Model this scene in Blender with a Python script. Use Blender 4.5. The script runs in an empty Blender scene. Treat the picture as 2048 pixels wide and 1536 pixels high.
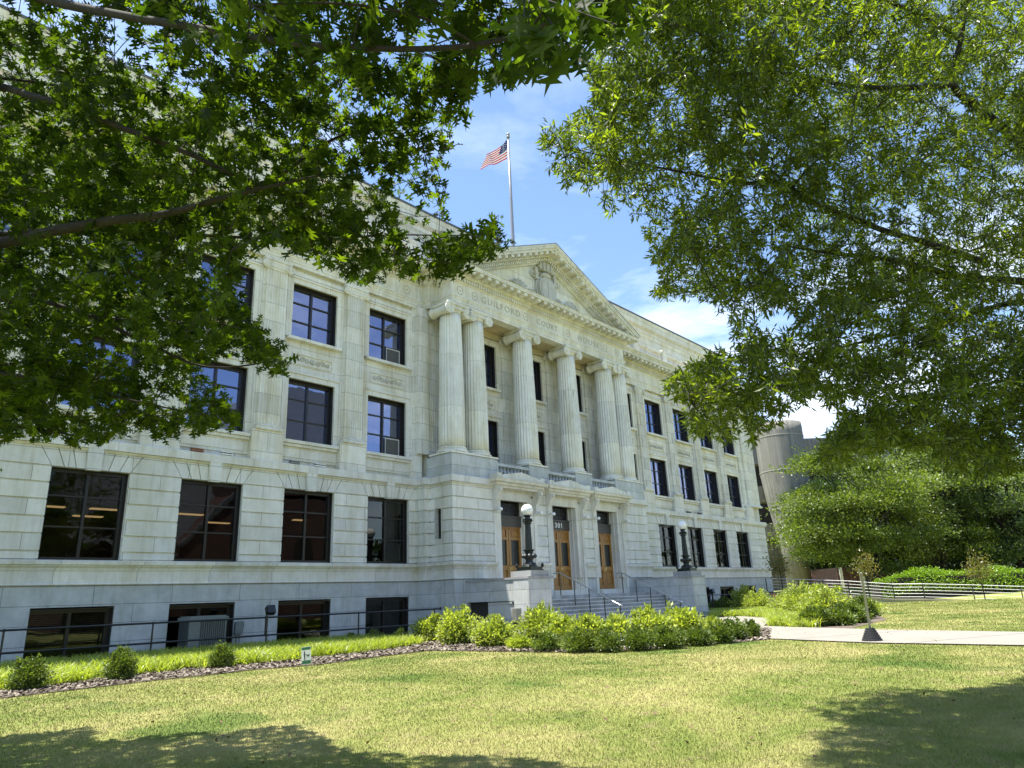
import bpy, math, random
import numpy as np
from mathutils import Vector, Matrix
random.seed(7); rng = np.random.default_rng(7)
S = bpy.context.scene
R = math.radians
# ---------------------------------------------------------------- camera
F_PX, YAW, PITCH, ROLL = 1410.59, 0.8514, 0.2974, -0.0424
CAM = np.array([-29.9225, -24.8924, -0.985])
_cy, _sy, _cp, _sp = math.cos(YAW), math.sin(YAW), math.cos(PITCH), math.sin(PITCH)
_f = np.array([_sy*_cp, _cy*_cp, _sp]); _r = np.array([_cy, -_sy, 0.0]); _u = np.cross(_r, _f)
_c, _s = math.cos(ROLL), math.sin(ROLL)
RIGHT, UP, FWD = _c*_r + _s*_u, -_s*_r + _c*_u, _f
cam = bpy.data.objects.new('camera', bpy.data.cameras.new('camera'))
S.collection.objects.link(cam)
cam.data.sensor_width = 36; cam.data.lens = F_PX/2048*36; cam.data.clip_start = 0.05; cam.data.clip_end = 3000
cam.matrix_world = Matrix(((RIGHT[0], UP[0], -FWD[0], CAM[0]), (RIGHT[1], UP[1], -FWD[1], CAM[1]),
                           (RIGHT[2], UP[2], -FWD[2], CAM[2]), (0, 0, 0, 1)))
S.camera = cam
# ---------------------------------------------------------------- sky and sun
SUN = np.array([-0.237, 0.22, 1.0]); SUN /= np.linalg.norm(SUN)
W = bpy.data.worlds.new('World'); S.world = W; W.use_nodes = True
nt = W.node_tree; N = nt.nodes; L = nt.links; N.clear()
out = N.new('ShaderNodeOutputWorld'); bg = N.new('ShaderNodeBackground')
sky = N.new('ShaderNodeTexSky'); sky.sky_type = 'NISHITA'; sky.sun_disc = False
sky.sun_elevation = math.asin(SUN[2]); sky.sun_rotation = math.atan2(SUN[0], SUN[1]) % (2*math.pi)
sky.altitude = 200; sky.air_density = 1.0; sky.dust_density = 0.4; sky.ozone_density = 3.5
tc = N.new('ShaderNodeTexCoord'); mp = N.new('ShaderNodeMapping'); mp.inputs['Scale'].default_value = (1.1, 1.1, 3.4)
mp.inputs['Location'].default_value = (2.35, 0.4, 0.1)
n1 = N.new('ShaderNodeTexNoise'); n1.inputs['Scale'].default_value = 2.0; n1.inputs['Detail'].default_value = 9; n1.inputs['Roughness'].default_value = 0.6; n1.inputs['Distortion'].default_value = 0.5
cr = N.new('ShaderNodeValToRGB'); cr.color_ramp.elements[0].position = 0.48; cr.color_ramp.elements[1].position = 0.74
cr.color_ramp.elements[0].color = (0, 0, 0, 1); cr.color_ramp.elements[1].color = (1, 1, 1, 1)
mx = N.new('ShaderNodeMix'); mx.data_type = 'RGBA'
sep = N.new('ShaderNodeSeparateXYZ'); mr = N.new('ShaderNodeMapRange')
mr.inputs['From Min'].default_value = 0.2; mr.inputs['From Max'].default_value = 0.62; mr.inputs['To Min'].default_value = 1.0; mr.inputs['To Max'].default_value = 0.25
ml = N.new('ShaderNodeMath'); ml.operation = 'MULTIPLY'
L.new(tc.outputs['Generated'], mp.inputs['Vector']); L.new(mp.outputs[0], n1.inputs['Vector']); L.new(n1.outputs['Fac'], cr.inputs[0])
L.new(tc.outputs['Generated'], sep.inputs[0]); L.new(sep.outputs['Z'], mr.inputs['Value'])
L.new(cr.outputs[0], ml.inputs[0]); L.new(mr.outputs[0], ml.inputs[1]); L.new(ml.outputs[0], mx.inputs['Factor'])
L.new(sky.outputs[0], mx.inputs['A']); mx.inputs['B'].default_value = (6.6, 6.95, 7.3, 1)
L.new(mx.outputs['Result'], bg.inputs['Color']); bg.inputs['Strength'].default_value = 0.125
L.new(bg.outputs[0], out.inputs[0])
sl = bpy.data.lights.new('sun', 'SUN'); sl.energy = 5.0; sl.angle = R(0.53); sl.color = (1.0, 0.955, 0.87)
so = bpy.data.objects.new('sun', sl); S.collection.objects.link(so)
so.rotation_euler = Vector(SUN.tolist()).to_track_quat('Z', 'Y').to_euler()
S.view_settings.view_transform = 'Standard'; S.view_settings.look = 'None'; S.view_settings.gamma = 1
S.view_settings.exposure = 1.30
S.cycles.max_bounces = 7; S.cycles.diffuse_bounces = 4; S.cycles.transparent_max_bounces = 12; S.cycles.glossy_bounces = 3
S.cycles.sample_clamp_indirect = 6.0; S.cycles.caustics_reflective = False; S.cycles.caustics_refractive = False
try: S.cycles.use_denoising = True
except Exception: pass

# ---------------------------------------------------------------- projection helpers (photo pixels -> world points)
def ray(u, v): return (RIGHT*(u-1024)/F_PX - UP*(v-768)/F_PX + FWD)
def at(u, v, D): return CAM + ray(u, v)*D
def to_px(p):
    p = np.asarray(p, float) - CAM; z = p @ FWD
    z = np.where(np.abs(z) < 1e-6, 1e-6, z)
    return 1024 + F_PX*(p @ RIGHT)/z, 768 - F_PX*(p @ UP)/z, z
GZ = -2.3
def gz(x, y):
    d = np.hypot(np.asarray(x)-CAM[0], np.asarray(y)-CAM[1]); t = np.clip((d-6)/9, 0, 1); t = t*t*(3-2*t)
    return GZ - 0.25*(1-t)
def ground(u, v, z=GZ):
    r = ray(u, v); t = (z-CAM[2])/r[2]
    for _ in range(6):
        p = CAM + r*t; t = (float(gz(p[0], p[1]))-CAM[2])/r[2]
    return CAM + r*t
def on(u, v, ax, val):
    r = ray(u, v); i = 'xyz'.index(ax); return CAM + r*(val-CAM[i])/r[i]
def inpoly(x, y, P):
    x = np.asarray(x, float); y = np.asarray(y, float); c = np.zeros(x.shape, bool); n = len(P)
    for i in range(n):
        x0, y0 = P[i]; x1, y1 = P[(i+1) % n]
        if y0 == y1: continue
        c ^= ((y0 > y) != (y1 > y)) & (x < (x1-x0)*(y-y0)/(y1-y0)+x0)
    return c

# ---------------------------------------------------------------- object helpers
def tag(o, label=None, cat=None, group=None, kind=None):
    if label: o['label'] = label
    if cat: o['category'] = cat
    if group: o['group'] = group
    if kind: o['kind'] = kind
    return o
def thing(name, loc, label, cat, group=None, rz=0):
    o = bpy.data.objects.new(name, None); S.collection.objects.link(o); o.empty_display_size = 0.2
    o.location = [float(c) for c in loc]; o.rotation_euler.z = rz
    return tag(o, label, cat, group)
def mesh(name, verts, faces, mats=None, smooth=False, mi=None):
    me = bpy.data.meshes.new(name)
    verts = np.asarray(verts, np.float32)
    if isinstance(faces, np.ndarray):
        k = faces.shape[1]; nf = len(faces)
        me.vertices.add(len(verts)); me.vertices.foreach_set('co', verts.ravel())
        me.loops.add(nf*k); me.loops.foreach_set('vertex_index', faces.astype(np.int32).ravel())
        me.polygons.add(nf); me.polygons.foreach_set('loop_start', np.arange(0, nf*k, k, dtype=np.int32))
        me.update(calc_edges=True)
    else:
        me.from_pydata(verts.tolist(), [], faces)
    for m in (mats if isinstance(mats, (list, tuple)) else [mats]):
        if m: me.materials.append(m)
    if mi is not None: me.polygons.foreach_set('material_index', np.asarray(mi, np.int32))
    if smooth: me.polygons.foreach_set('use_smooth', np.ones(len(me.polygons), bool))
    me.update()
    return me
def link(name, me, parent=None, local=False, loc=None):
    """local=False: the mesh is in world coordinates"""
    o = bpy.data.objects.new(name, me); S.collection.objects.link(o)
    if parent is not None:
        o.parent = parent
        if not local:
            M = Matrix.Identity(4); q = parent
            while q is not None:
                lm = Matrix.Translation(q.location) @ q.rotation_euler.to_matrix().to_4x4()
                M = q.matrix_parent_inverse @ lm @ M if q.parent else lm @ M
                q = q.parent
            o.matrix_parent_inverse = M.inverted()
    if loc is not None: o.location = [float(c) for c in loc]
    return o
def copy_tree(o, loc=None, parent=None):
    c = o.copy(); S.collection.objects.link(c)
    if parent is not None:
        c.parent = parent; c.matrix_parent_inverse = o.matrix_parent_inverse.copy()
    if loc is not None: c.location = [float(k) for k in loc]
    for ch in KIDS.get(o.name, []): 
        cc = copy_tree(ch, None, c); KIDS.setdefault(c.name, []).append(cc)
    return c
KIDS = {}
class MB:
    def __init__(s): s.v = []; s.f = []; s.p = []
    def add(s, V, Fc):
        n = len(s.v); m = len(s.f); s.v += [tuple(float(c) for c in p) for p in V]; s.f += [tuple(i+n for i in f) for f in Fc]; s.p.append((n, len(s.v), m, len(s.f))); return s
    def split(s, name, mat, parent, key, fix=False):
        """one mesh per key(centroid of each primitive)"""
        G = {}
        for a, b, c, d in s.p:
            q = np.mean(np.array(s.v[a:b]), 0); G.setdefault(key(q), []).append((a, b, c, d))
        for k in sorted(G, key=str):
            m = MB()
            for a, b, c, d in G[k]: m.add(s.v[a:b], [tuple(i-a for i in f) for f in s.f[c:d]])
            o = m.build(name, mat, parent)
            if fix: fixn(o)
    def box(s, x0, x1, y0, y1, z0, z1):
        return s.add([(x0,y0,z0),(x1,y0,z0),(x1,y1,z0),(x0,y1,z0),(x0,y0,z1),(x1,y0,z1),(x1,y1,z1),(x0,y1,z1)],
                     [(0,3,2,1),(4,5,6,7),(0,1,5,4),(1,2,6,5),(2,3,7,6),(3,0,4,7)])
    def obox(s, c, ex, ey, ez):   # centre and three half vectors
        c, ex, ey, ez = map(np.array, (c, ex, ey, ez)); V = []
        for k in (-1, 1):
            for a, b in ((-1,-1),(1,-1),(1,1),(-1,1)): V.append(c+a*ex+b*ey+k*ez)
        return s.add(V, [(0,3,2,1),(4,5,6,7),(0,1,5,4),(1,2,6,5),(2,3,7,6),(3,0,4,7)])
    def prism(s, P, a, b, axis='y'):   # polygon extruded along an axis
        def m(p, t):
            return {'y': (p[0], t, p[1]), 'x': (t, p[0], p[1]), 'z': (p[0], p[1], t)}[axis]
        n = len(P); V = [m(p, a) for p in P]+[m(p, b) for p in P]
        return s.add(V, [tuple(range(n)), tuple(range(2*n-1, n-1, -1))]+[(i, n+i, n+(i+1) % n, (i+1) % n) for i in range(n)])
    def tube(s, P, r, n=6, caps=True):
        P = [np.array(p, float) for p in P]; rr = r if hasattr(r, '__len__') else [r]*len(P)
        V = []; Fc = []; up = None
        for i, p in enumerate(P):
            t = P[min(i+1, len(P)-1)]-P[max(i-1, 0)]; t = t/(np.linalg.norm(t)+1e-9)
            if up is None: up = np.array([0, 0, 1.0]) if abs(t[2]) < .9 else np.array([1.0, 0, 0])
            a = np.cross(up, t); a /= np.linalg.norm(a)+1e-9; b = np.cross(t, a); up = b
            for k in range(n):
                w = 2*math.pi*k/n; V.append(p+rr[i]*(a*math.cos(w)+b*math.sin(w)))
        for i in range(len(P)-1):
            for k in range(n):
                j = (k+1) % n; Fc.append((i*n+k, i*n+j, (i+1)*n+j, (i+1)*n+k))
        if caps: Fc += [tuple(range(n-1, -1, -1)), tuple((len(P)-1)*n+k for k in range(n))]
        return s.add(V, Fc)
    def lathe(s, prof, c=(0, 0, 0), n=24, axis='z', flute=None):
        V = []; Fc = []
        for r, z in prof:
            for k in range(n):
                w = 2*math.pi*k/n; q = r*(flute(k/n) if flute else 1)
                x, y = q*math.cos(w), q*math.sin(w)
                p = (x, y, z) if axis == 'z' else (x, z, y)
                V.append((c[0]+p[0], c[1]+p[1], c[2]+p[2]))
        for i in range(len(prof)-1):
            for k in range(n):
                j = (k+1) % n; q = (i*n+k, i*n+j, (i+1)*n+j, (i+1)*n+k); Fc.append(q if axis == 'z' else q[::-1])
        Fc += [tuple(range(n-1, -1, -1)), tuple((len(prof)-1)*n+k for k in range(n))]
        return s.add(V, Fc)
    def sphere(s, c, r, n=16, sz=1.0):
        m = n//2; return s.lathe([(r*max(math.sin(math.pi*i/m), .01), -r*sz*math.cos(math.pi*i/m)) for i in range(m+1)], c, n)
    def sweep(s, path, prof):   # plan polyline, outside on its right; profile = closed loop of (out, z)
        n = len(path); m = len(prof); V = []
        P = [np.array(p, float) for p in path]
        for i in range(n):
            d0 = P[i]-P[i-1] if i > 0 else P[1]-P[0]; d1 = P[i+1]-P[i] if i < n-1 else d0
            d0 = d0/np.linalg.norm(d0); d1 = d1/np.linalg.norm(d1)
            n0 = np.array([d0[1], -d0[0]]); n1 = np.array([d1[1], -d1[0]])
            k = n0+n1; k = k/(1+n0 @ n1) if abs(1+n0 @ n1) > 1e-6 else n0
            for o, z in prof: V.append((P[i][0]+k[0]*o, P[i][1]+k[1]*o, z))
        Fc = [tuple(range(m)), tuple((n-1)*m+k for k in range(m-1, -1, -1))]
        for i in range(n-1):
            for k in range(m):
                j = (k+1) % m; Fc.append((i*m+k, (i+1)*m+k, (i+1)*m+j, i*m+j))
        return s.add(V, Fc)
    def me(s, name, mat, smooth=False):
        m = mesh(name, s.v, s.f, mat, smooth)
        return m
    def build(s, name, mat, parent=None, smooth=False, local=False, loc=None):
        o = link(name, s.me(name, mat, smooth), parent, local, loc)
        if parent is not None: KIDS.setdefault(parent.name, []).append(o)
        return o
def fixn(o):
    import bmesh
    bm = bmesh.new(); bm.from_mesh(o.data); bmesh.ops.recalc_face_normals(bm, faces=bm.faces); bm.to_mesh(o.data); bm.free()
    return o

# ---------------------------------------------------------------- materials
def nodes(name):
    m = bpy.data.materials.new(name); m.use_nodes = True; t = m.node_tree; b = t.nodes['Principled BSDF']
    return m, t, t.nodes, t.links, b
def noise(Nn, Ln, vec, scale, detail=5, rough=.55, dist=0):
    n = Nn.new('ShaderNodeTexNoise'); n.inputs['Scale'].default_value = scale; n.inputs['Detail'].default_value = detail
    n.inputs['Roughness'].default_value = rough; n.inputs['Distortion'].default_value = dist
    if vec is not None: Ln.new(vec, n.inputs['Vector'])
    return n.outputs['Fac']
def ramp(Nn, Ln, fac, stops):
    c = Nn.new('ShaderNodeValToRGB'); e = c.color_ramp.elements
    while len(e) < len(stops): e.new(.5)
    for i, (p, col) in enumerate(stops):
        e[i].position = p; e[i].color = (*col, 1) if len(col) == 3 else col
    Ln.new(fac, c.inputs[0]); return c.outputs[0]
def mixc(Nn, Ln, fac, a, b, mode='MIX'):
    m = Nn.new('ShaderNodeMix'); m.data_type = 'RGBA'; m.blend_type = mode
    for sock, val in (('Factor', fac), ('A', a), ('B', b)):
        if isinstance(val, (int, float)): m.inputs[sock].default_value = val
        elif isinstance(val, tuple): m.inputs[sock].default_value = (*val, 1)
        else: Ln.new(val, m.inputs[sock])
    return m.outputs['Result']
def bump(Nn, Ln, h, b, st=.3, d=.02):
    n = Nn.new('ShaderNodeBump'); n.inputs['Strength'].default_value = st; n.inputs['Distance'].default_value = d
    Ln.new(h, n.inputs['Height']); Ln.new(n.outputs[0], b.inputs['Normal'])
def mathn(Nn, Ln, op, a, b=None, c=None):
    m = Nn.new('ShaderNodeMath'); m.operation = op
    for i, val in enumerate((a, b, c)):
        if val is None: continue
        if isinstance(val, (int, float)): m.inputs[i].default_value = val
        else: Ln.new(val, m.inputs[i])
    return m.outputs[0]
def plain(name, col, rough=.6, metal=0, nz=.15, scale=8, emit=None):
    m, t, Nn, Ln, b = nodes(name); g = Nn.new('ShaderNodeNewGeometry')
    f = noise(Nn, Ln, g.outputs['Position'], scale)
    c = ramp(Nn, Ln, f, [(.3, tuple(k*(1-nz) for k in col)), (.7, tuple(min(1, k*(1+nz)) for k in col))])
    Ln.new(c, b.inputs['Base Color']); b.inputs['Roughness'].default_value = rough; b.inputs['Metallic'].default_value = metal
    if emit: b.inputs['Emission Color'].default_value = (*emit[:3], 1); b.inputs['Emission Strength'].default_value = emit[3]
    return m
def stone(name, A, B, C, rowh=.5, z0=0, bw=1.5, mortar=.008, mcol=.55, streak=.5):
    """A main, B lighter, C stain colour"""
    m, t, Nn, Ln, b = nodes(name); g = Nn.new('ShaderNodeNewGeometry'); P = g.outputs['Position']
    sp = Nn.new('ShaderNodeSeparateXYZ'); Ln.new(P, sp.inputs[0])
    u = mathn(Nn, Ln, 'ADD', sp.outputs['X'], sp.outputs['Y']); w = mathn(Nn, Ln, 'SUBTRACT', sp.outputs['Z'], z0-100*rowh)
    cv = Nn.new('ShaderNodeCombineXYZ'); Ln.new(u, cv.inputs[0]); Ln.new(w, cv.inputs[1])
    br = Nn.new('ShaderNodeTexBrick'); Ln.new(cv.outputs[0], br.inputs['Vector']); br.inputs['Scale'].default_value = 1
    br.inputs['Brick Width'].default_value = bw; br.inputs['Row Height'].default_value = rowh
    br.inputs['Mortar Size'].default_value = mortar; br.inputs['Mortar Smooth'].default_value = .3; br.inputs['Bias'].default_value = 0
    br.inputs['Color1'].default_value = (1, 1, 1, 1); br.inputs['Color2'].default_value = (.84, .85, .88, 1); br.inputs['Mortar'].default_value = (mcol, mcol, mcol, 1)
    n1 = noise(Nn, Ln, P, 2.2, 8, .62, .3)
    c = mixc(Nn, Ln, ramp(Nn, Ln, n1, [(.35, (0, 0, 0)), (.65, (1, 1, 1))]), A, B)
    # streaky stain running down the face
    mp = Nn.new('ShaderNodeMapping'); mp.inputs['Scale'].default_value = (1.0, 1.0, .22); Ln.new(P, mp.inputs[0])
    n2 = noise(Nn, Ln, mp.outputs[0], 1.1, 7, .65)
    c = mixc(Nn, Ln, mathn(Nn, Ln, 'MULTIPLY', ramp(Nn, Ln, n2, [(.45, (0, 0, 0)), (.68, (1, 1, 1))]), streak), c, C)
    mp2 = Nn.new('ShaderNodeMapping'); mp2.inputs['Scale'].default_value = (3.5, 3.5, .25); Ln.new(P, mp2.inputs[0])
    c = mixc(Nn, Ln, .8, c, ramp(Nn, Ln, noise(Nn, Ln, mp2.outputs[0], 1.0, 6, .7), [(.28, (.74, .72, .66)), (.50, (1, 1, 1))]), 'MULTIPLY')
    n3 = noise(Nn, Ln, P, 45, 3, .6)
    c = mixc(Nn, Ln, .55, c, ramp(Nn, Ln, n3, [(.3, (.76, .76, .76)), (.7, (1.0, 1.0, 1.0))]), 'MULTIPLY')
    c = mixc(Nn, Ln, 1.0, c, br.outputs['Color'], 'MULTIPLY')
    Ln.new(c, b.inputs['Base Color']); b.inputs['Roughness'].default_value = .75
    h = mathn(Nn, Ln, 'MULTIPLY_ADD', br.outputs['Fac'], -1.2, n3)
    bump(Nn, Ln, h, b, .35, .008)
    return m
M = {}
M['marble'] = stone('marble', (.75, .74, .67), (.86, .85, .80), (.60, .57, .42), .515, 1.0, 1.9, .011, .40, .55)
M['upper'] = stone('upper', (.76, .735, .64), (.87, .855, .785), (.62, .55, .34), .78, .2, 1.7, .010, .42, .7)
M['trim'] = stone('trim', (.76, .735, .65), (.87, .855, .79), (.60, .54, .36), 3.0, 0, 2.4, .009, .45, .6)
M['granite'] = stone('granite', (.47, .49, .48), (.61, .63, .62), (.50, .50, .42), .56, -.03, 2.4, .010, .4, .45)
M['column'] = stone('column', (.76, .745, .67), (.87, .86, .80), (.58, .54, .37), 2.6, .1, 40, .008, .6, .6)
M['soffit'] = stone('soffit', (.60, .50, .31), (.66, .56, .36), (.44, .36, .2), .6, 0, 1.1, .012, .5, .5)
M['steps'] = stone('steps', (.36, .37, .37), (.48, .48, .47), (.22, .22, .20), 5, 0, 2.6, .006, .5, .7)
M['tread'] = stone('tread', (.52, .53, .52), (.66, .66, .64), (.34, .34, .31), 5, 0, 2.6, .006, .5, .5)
M['carve'] = plain('carve', (.42, .40, .33), .8)
M['relief'] = stone('relief', (.52, .50, .43), (.62, .61, .55), (.42, .39, .28), 9, 0, 40)  # carving toned darker in place of weak shading, and for settled grime
M['frame'] = plain('bronze_frame', (.018, .016, .014), .35, .0, .2)
M['black'] = plain('black_paint', (.012, .013, .013), .32)
M['iron'] = plain('green_black_iron', (.006, .011, .009), .4)
M['steel'] = plain('steel', (.55, .56, .57), .35, .9, .1)
M['pole'] = plain('pole_paint', (.27, .28, .30), .4, .3, .08)
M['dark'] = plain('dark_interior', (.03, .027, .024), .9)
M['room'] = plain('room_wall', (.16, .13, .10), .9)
M['roof'] = plain('roof_metal', (.10, .10, .10), .6)
M['white'] = plain('white_paint', (.8, .8, .78), .4, 0, .03)
M['grille'] = plain('grille_grey', (.10, .10, .10), .5)
M['hvac'] = plain('hvac_grey', (.17, .19, .185), .5, .1, .08)
M['hvacd'] = plain('hvac_dark', (.05, .055, .055), .5)
M['signgreen'] = plain('sign_green', (.02, .12, .06), .4)
M['red'] = plain('faded_red', (.45, .10, .11), .6)
M['rubber'] = plain('rubber', (.022, .023, .027), .6)
M['galv'] = plain('galvanised', (.27, .27, .24), .45, .4, .2)
M['rust'] = plain('rusty_casing', (.24, .10, .05), .7, 0, .3, 20)
M['galvl'] = plain('aluminium', (.50, .50, .48), .4, .3, .1)
M['dryleaf'] = plain('dry_leaf', (.14, .085, .045), .8, 0, .5, 6)
M['ceil'] = plain('ceiling_lamp', (.9, .7, .45), .5, 0, .02, 8, (1.0, .62, .28, .55))
M['transom'] = plain('transom_bar', (.055, .048, .04), .5)
def glassmat(name, tint=(.9, .95, 1), rough=.0, ior=1.9):
    m, t, Nn, Ln, b = nodes(name); Nn.remove(b); o = [n for n in Nn if n.type == 'OUTPUT_MATERIAL'][0]
    g = Nn.new('ShaderNodeBsdfGlossy'); g.inputs['Color'].default_value = (*tint, 1); g.inputs['Roughness'].default_value = rough
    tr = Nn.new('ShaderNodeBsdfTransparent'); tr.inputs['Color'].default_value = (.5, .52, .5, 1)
    fr = Nn.new('ShaderNodeFresnel'); fr.inputs['IOR'].default_value = ior
    ge = Nn.new('ShaderNodeNewGeometry'); f = noise(Nn, Ln, ge.outputs['Position'], .9, 2); bp = Nn.new('ShaderNodeBump')
    bp.inputs['Strength'].default_value = .05; bp.inputs['Distance'].default_value = .05; Ln.new(f, bp.inputs['Height']); Ln.new(bp.outputs[0], g.inputs['Normal'])
    ms = Nn.new('ShaderNodeMixShader'); Ln.new(fr.outputs[0], ms.inputs[0]); Ln.new(tr.outputs[0], ms.inputs[1]); Ln.new(g.outputs[0], ms.inputs[2]); Ln.new(ms.outputs[0], o.inputs[0])
    return m
M['glass'] = glassmat('window_glass', (.62, .68, 1.0), 0, 3.6)
M['glass2'] = glassmat('ground_floor_glass', (.8, .8, .8), 0, 1.5)
def wood():
    m, t, Nn, Ln, b = nodes('door_wood'); g = Nn.new('ShaderNodeNewGeometry'); mp = Nn.new('ShaderNodeMapping')
    mp.inputs['Scale'].default_value = (9, 9, 1.2); Ln.new(g.outputs['Position'], mp.inputs[0])
    f = noise(Nn, Ln, mp.outputs[0], 2.5, 8, .65, 1.2)
    Ln.new(ramp(Nn, Ln, f, [(.25, (.13, .055, .011)), (.5, (.32, .15, .03)), (.75, (.48, .25, .06))]), b.inputs['Base Color'])
    b.inputs['Roughness'].default_value = .38; bump(Nn, Ln, f, b, .1, .01); return m
M['wood'] = wood()
def globe():
    m, t, Nn, Ln, b = nodes('globe_glass'); b.inputs['Base Color'].default_value = (.86, .87, .86, 1); b.inputs['Roughness'].default_value = .18
    b.inputs['Subsurface Weight'].default_value = .3; b.inputs['Subsurface Radius'].default_value = (.1, .1, .1); return m
M['globe'] = globe()
def leafmat(name, cols, trans=.35, rough=.45, scale=3.0, spec=.5, tcol=(2.0, 2.1, .55)):
    """cols: dark..light stops for leaf-to-leaf variety (real leaf colours)"""
    m, t, Nn, Ln, b = nodes(name); o = [n for n in Nn if n.type == 'OUTPUT_MATERIAL'][0]
    g = Nn.new('ShaderNodeNewGeometry'); rp = g.outputs['Random Per Island']
    f = noise(Nn, Ln, g.outputs['Position'], scale, 3)
    k = mathn(Nn, Ln, 'MULTIPLY_ADD', rp, .5, mathn(Nn, Ln, 'MULTIPLY', f, .5))
    n = len(cols); c = ramp(Nn, Ln, k, [(.15+.7*i/(n-1), cc) for i, cc in enumerate(cols)])
    Ln.new(c, b.inputs['Base Color']); b.inputs['Roughness'].default_value = rough; b.inputs['Specular IOR Level'].default_value = spec
    tl = Nn.new('ShaderNodeBsdfTranslucent'); tcx = mixc(Nn, Ln, 1.0, c, tcol, 'MULTIPLY'); Ln.new(tcx, tl.inputs['Color'])
    ms = Nn.new('ShaderNodeMixShader'); ms.inputs[0].default_value = trans
    Ln.new(b.outputs[0], ms.inputs[1]); Ln.new(tl.outputs[0], ms.inputs[2]); Ln.new(ms.outputs[0], o.inputs[0]); return m
M['oakleaf'] = leafmat('oak_leaf', [(.008, .017, .003), (.017, .030, .005), (.042, .062, .010)], .46, .6, 2, .12, (6.0, 6.0, .9))
M['willowleaf'] = leafmat('willow_oak_leaf', [(.016, .026, .005), (.042, .060, .010), (.095, .122, .022)], .48, .38, 1.5, .5, (5.6, 5.6, 1.0))
M['bark'] = plain('bark', (.022, .018, .014), .9, 0, .5, 30)
M['liriope'] = leafmat('liriope_leaf', [(.14, .19, .03), (.27, .32, .06), (.42, .46, .12)], .40, .4, 1.2)
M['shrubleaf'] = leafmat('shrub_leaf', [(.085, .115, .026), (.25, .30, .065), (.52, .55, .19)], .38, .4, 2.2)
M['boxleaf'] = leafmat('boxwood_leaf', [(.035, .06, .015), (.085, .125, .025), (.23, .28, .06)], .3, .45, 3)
M['hedgeleaf'] = leafmat('hedge_leaf', [(.10, .17, .01), (.16, .26, .015), (.24, .36, .03)], .35, .5, 1)
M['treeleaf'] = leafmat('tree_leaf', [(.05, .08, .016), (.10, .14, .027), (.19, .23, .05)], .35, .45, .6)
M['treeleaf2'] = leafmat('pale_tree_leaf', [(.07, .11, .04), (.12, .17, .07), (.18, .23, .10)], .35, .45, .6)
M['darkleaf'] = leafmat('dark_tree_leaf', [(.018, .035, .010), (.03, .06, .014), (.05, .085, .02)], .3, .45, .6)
M['magleaf'] = leafmat('magnolia_leaf', [(.06, .09, .02), (.13, .13, .035), (.22, .14, .05)], .3, .35, 3)
def lawnmat(name, dark=1.0):
    m, t, Nn, Ln, b = nodes(name); g = Nn.new('ShaderNodeNewGeometry'); P = g.outputs['Position']
    mp = Nn.new('ShaderNodeMapping'); mp.inputs['Scale'].default_value = (1, 1, 0); Ln.new(P, mp.inputs[0]); P2 = mp.outputs[0]
    n1 = noise(Nn, Ln, P2, .35, 6, .6, .4); n2 = noise(Nn, Ln, P2, 3.2, 6, .65); n3 = noise(Nn, Ln, P2, 40, 4, .7)
    c = ramp(Nn, Ln, n1, [(.38, (.165, .215, .045)), (.50, (.26, .28, .08)), (.62, (.37, .35, .135))])
    c = mixc(Nn, Ln, ramp(Nn, Ln, n2, [(.50, (0, 0, 0)), (.74, (.75, .75, .75))]), c, (.33, .275, .14))
    n4 = noise(Nn, Ln, P2, .42, 4, .55, .3)
    c = mixc(Nn, Ln, ramp(Nn, Ln, n4, [(.57, (0, 0, 0)), (.66, (.72, .72, .72))]), c, (.09, .16, .028))
    c = mixc(Nn, Ln, .8, c, ramp(Nn, Ln, n3, [(.28, (.62*dark, .62*dark, .55*dark)), (.62, (1.08, 1.08, 1.08))]), 'MULTIPLY')
    Ln.new(c, b.inputs['Base Color']); b.inputs['Roughness'].default_value = .9; b.inputs['Specular IOR Level'].default_value = .15
    bump(Nn, Ln, n3, b, .9, .03); return m
M['lawn'] = lawnmat('lawn_ground', .8); M['blade'] = lawnmat('grass_blade')
def mulchmat(name, A, B, C):
    m, t, Nn, Ln, b = nodes(name); g = Nn.new('ShaderNodeNewGeometry')
    f = noise(Nn, Ln, g.outputs['Position'], 22, 4, .7, .6)
    f2 = mathn(Nn, Ln, 'MULTIPLY_ADD', g.outputs['Random Per Island'], .6, mathn(Nn, Ln, 'MULTIPLY', f, .4)) if name != 'mulch' else f
    Ln.new(ramp(Nn, Ln, f2, [(.25, A), (.5, B), (.75, C)]), b.inputs['Base Color']); b.inputs['Roughness'].default_value = .9
    bump(Nn, Ln, f, b, .8, .04); return m
M['mulch'] = mulchmat('mulch', (.05, .035, .025), (.12, .09, .065), (.22, .175, .135))
M['chip'] = mulchmat('bark_chip', (.06, .045, .033), (.15, .12, .09), (.32, .275, .22))
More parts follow.
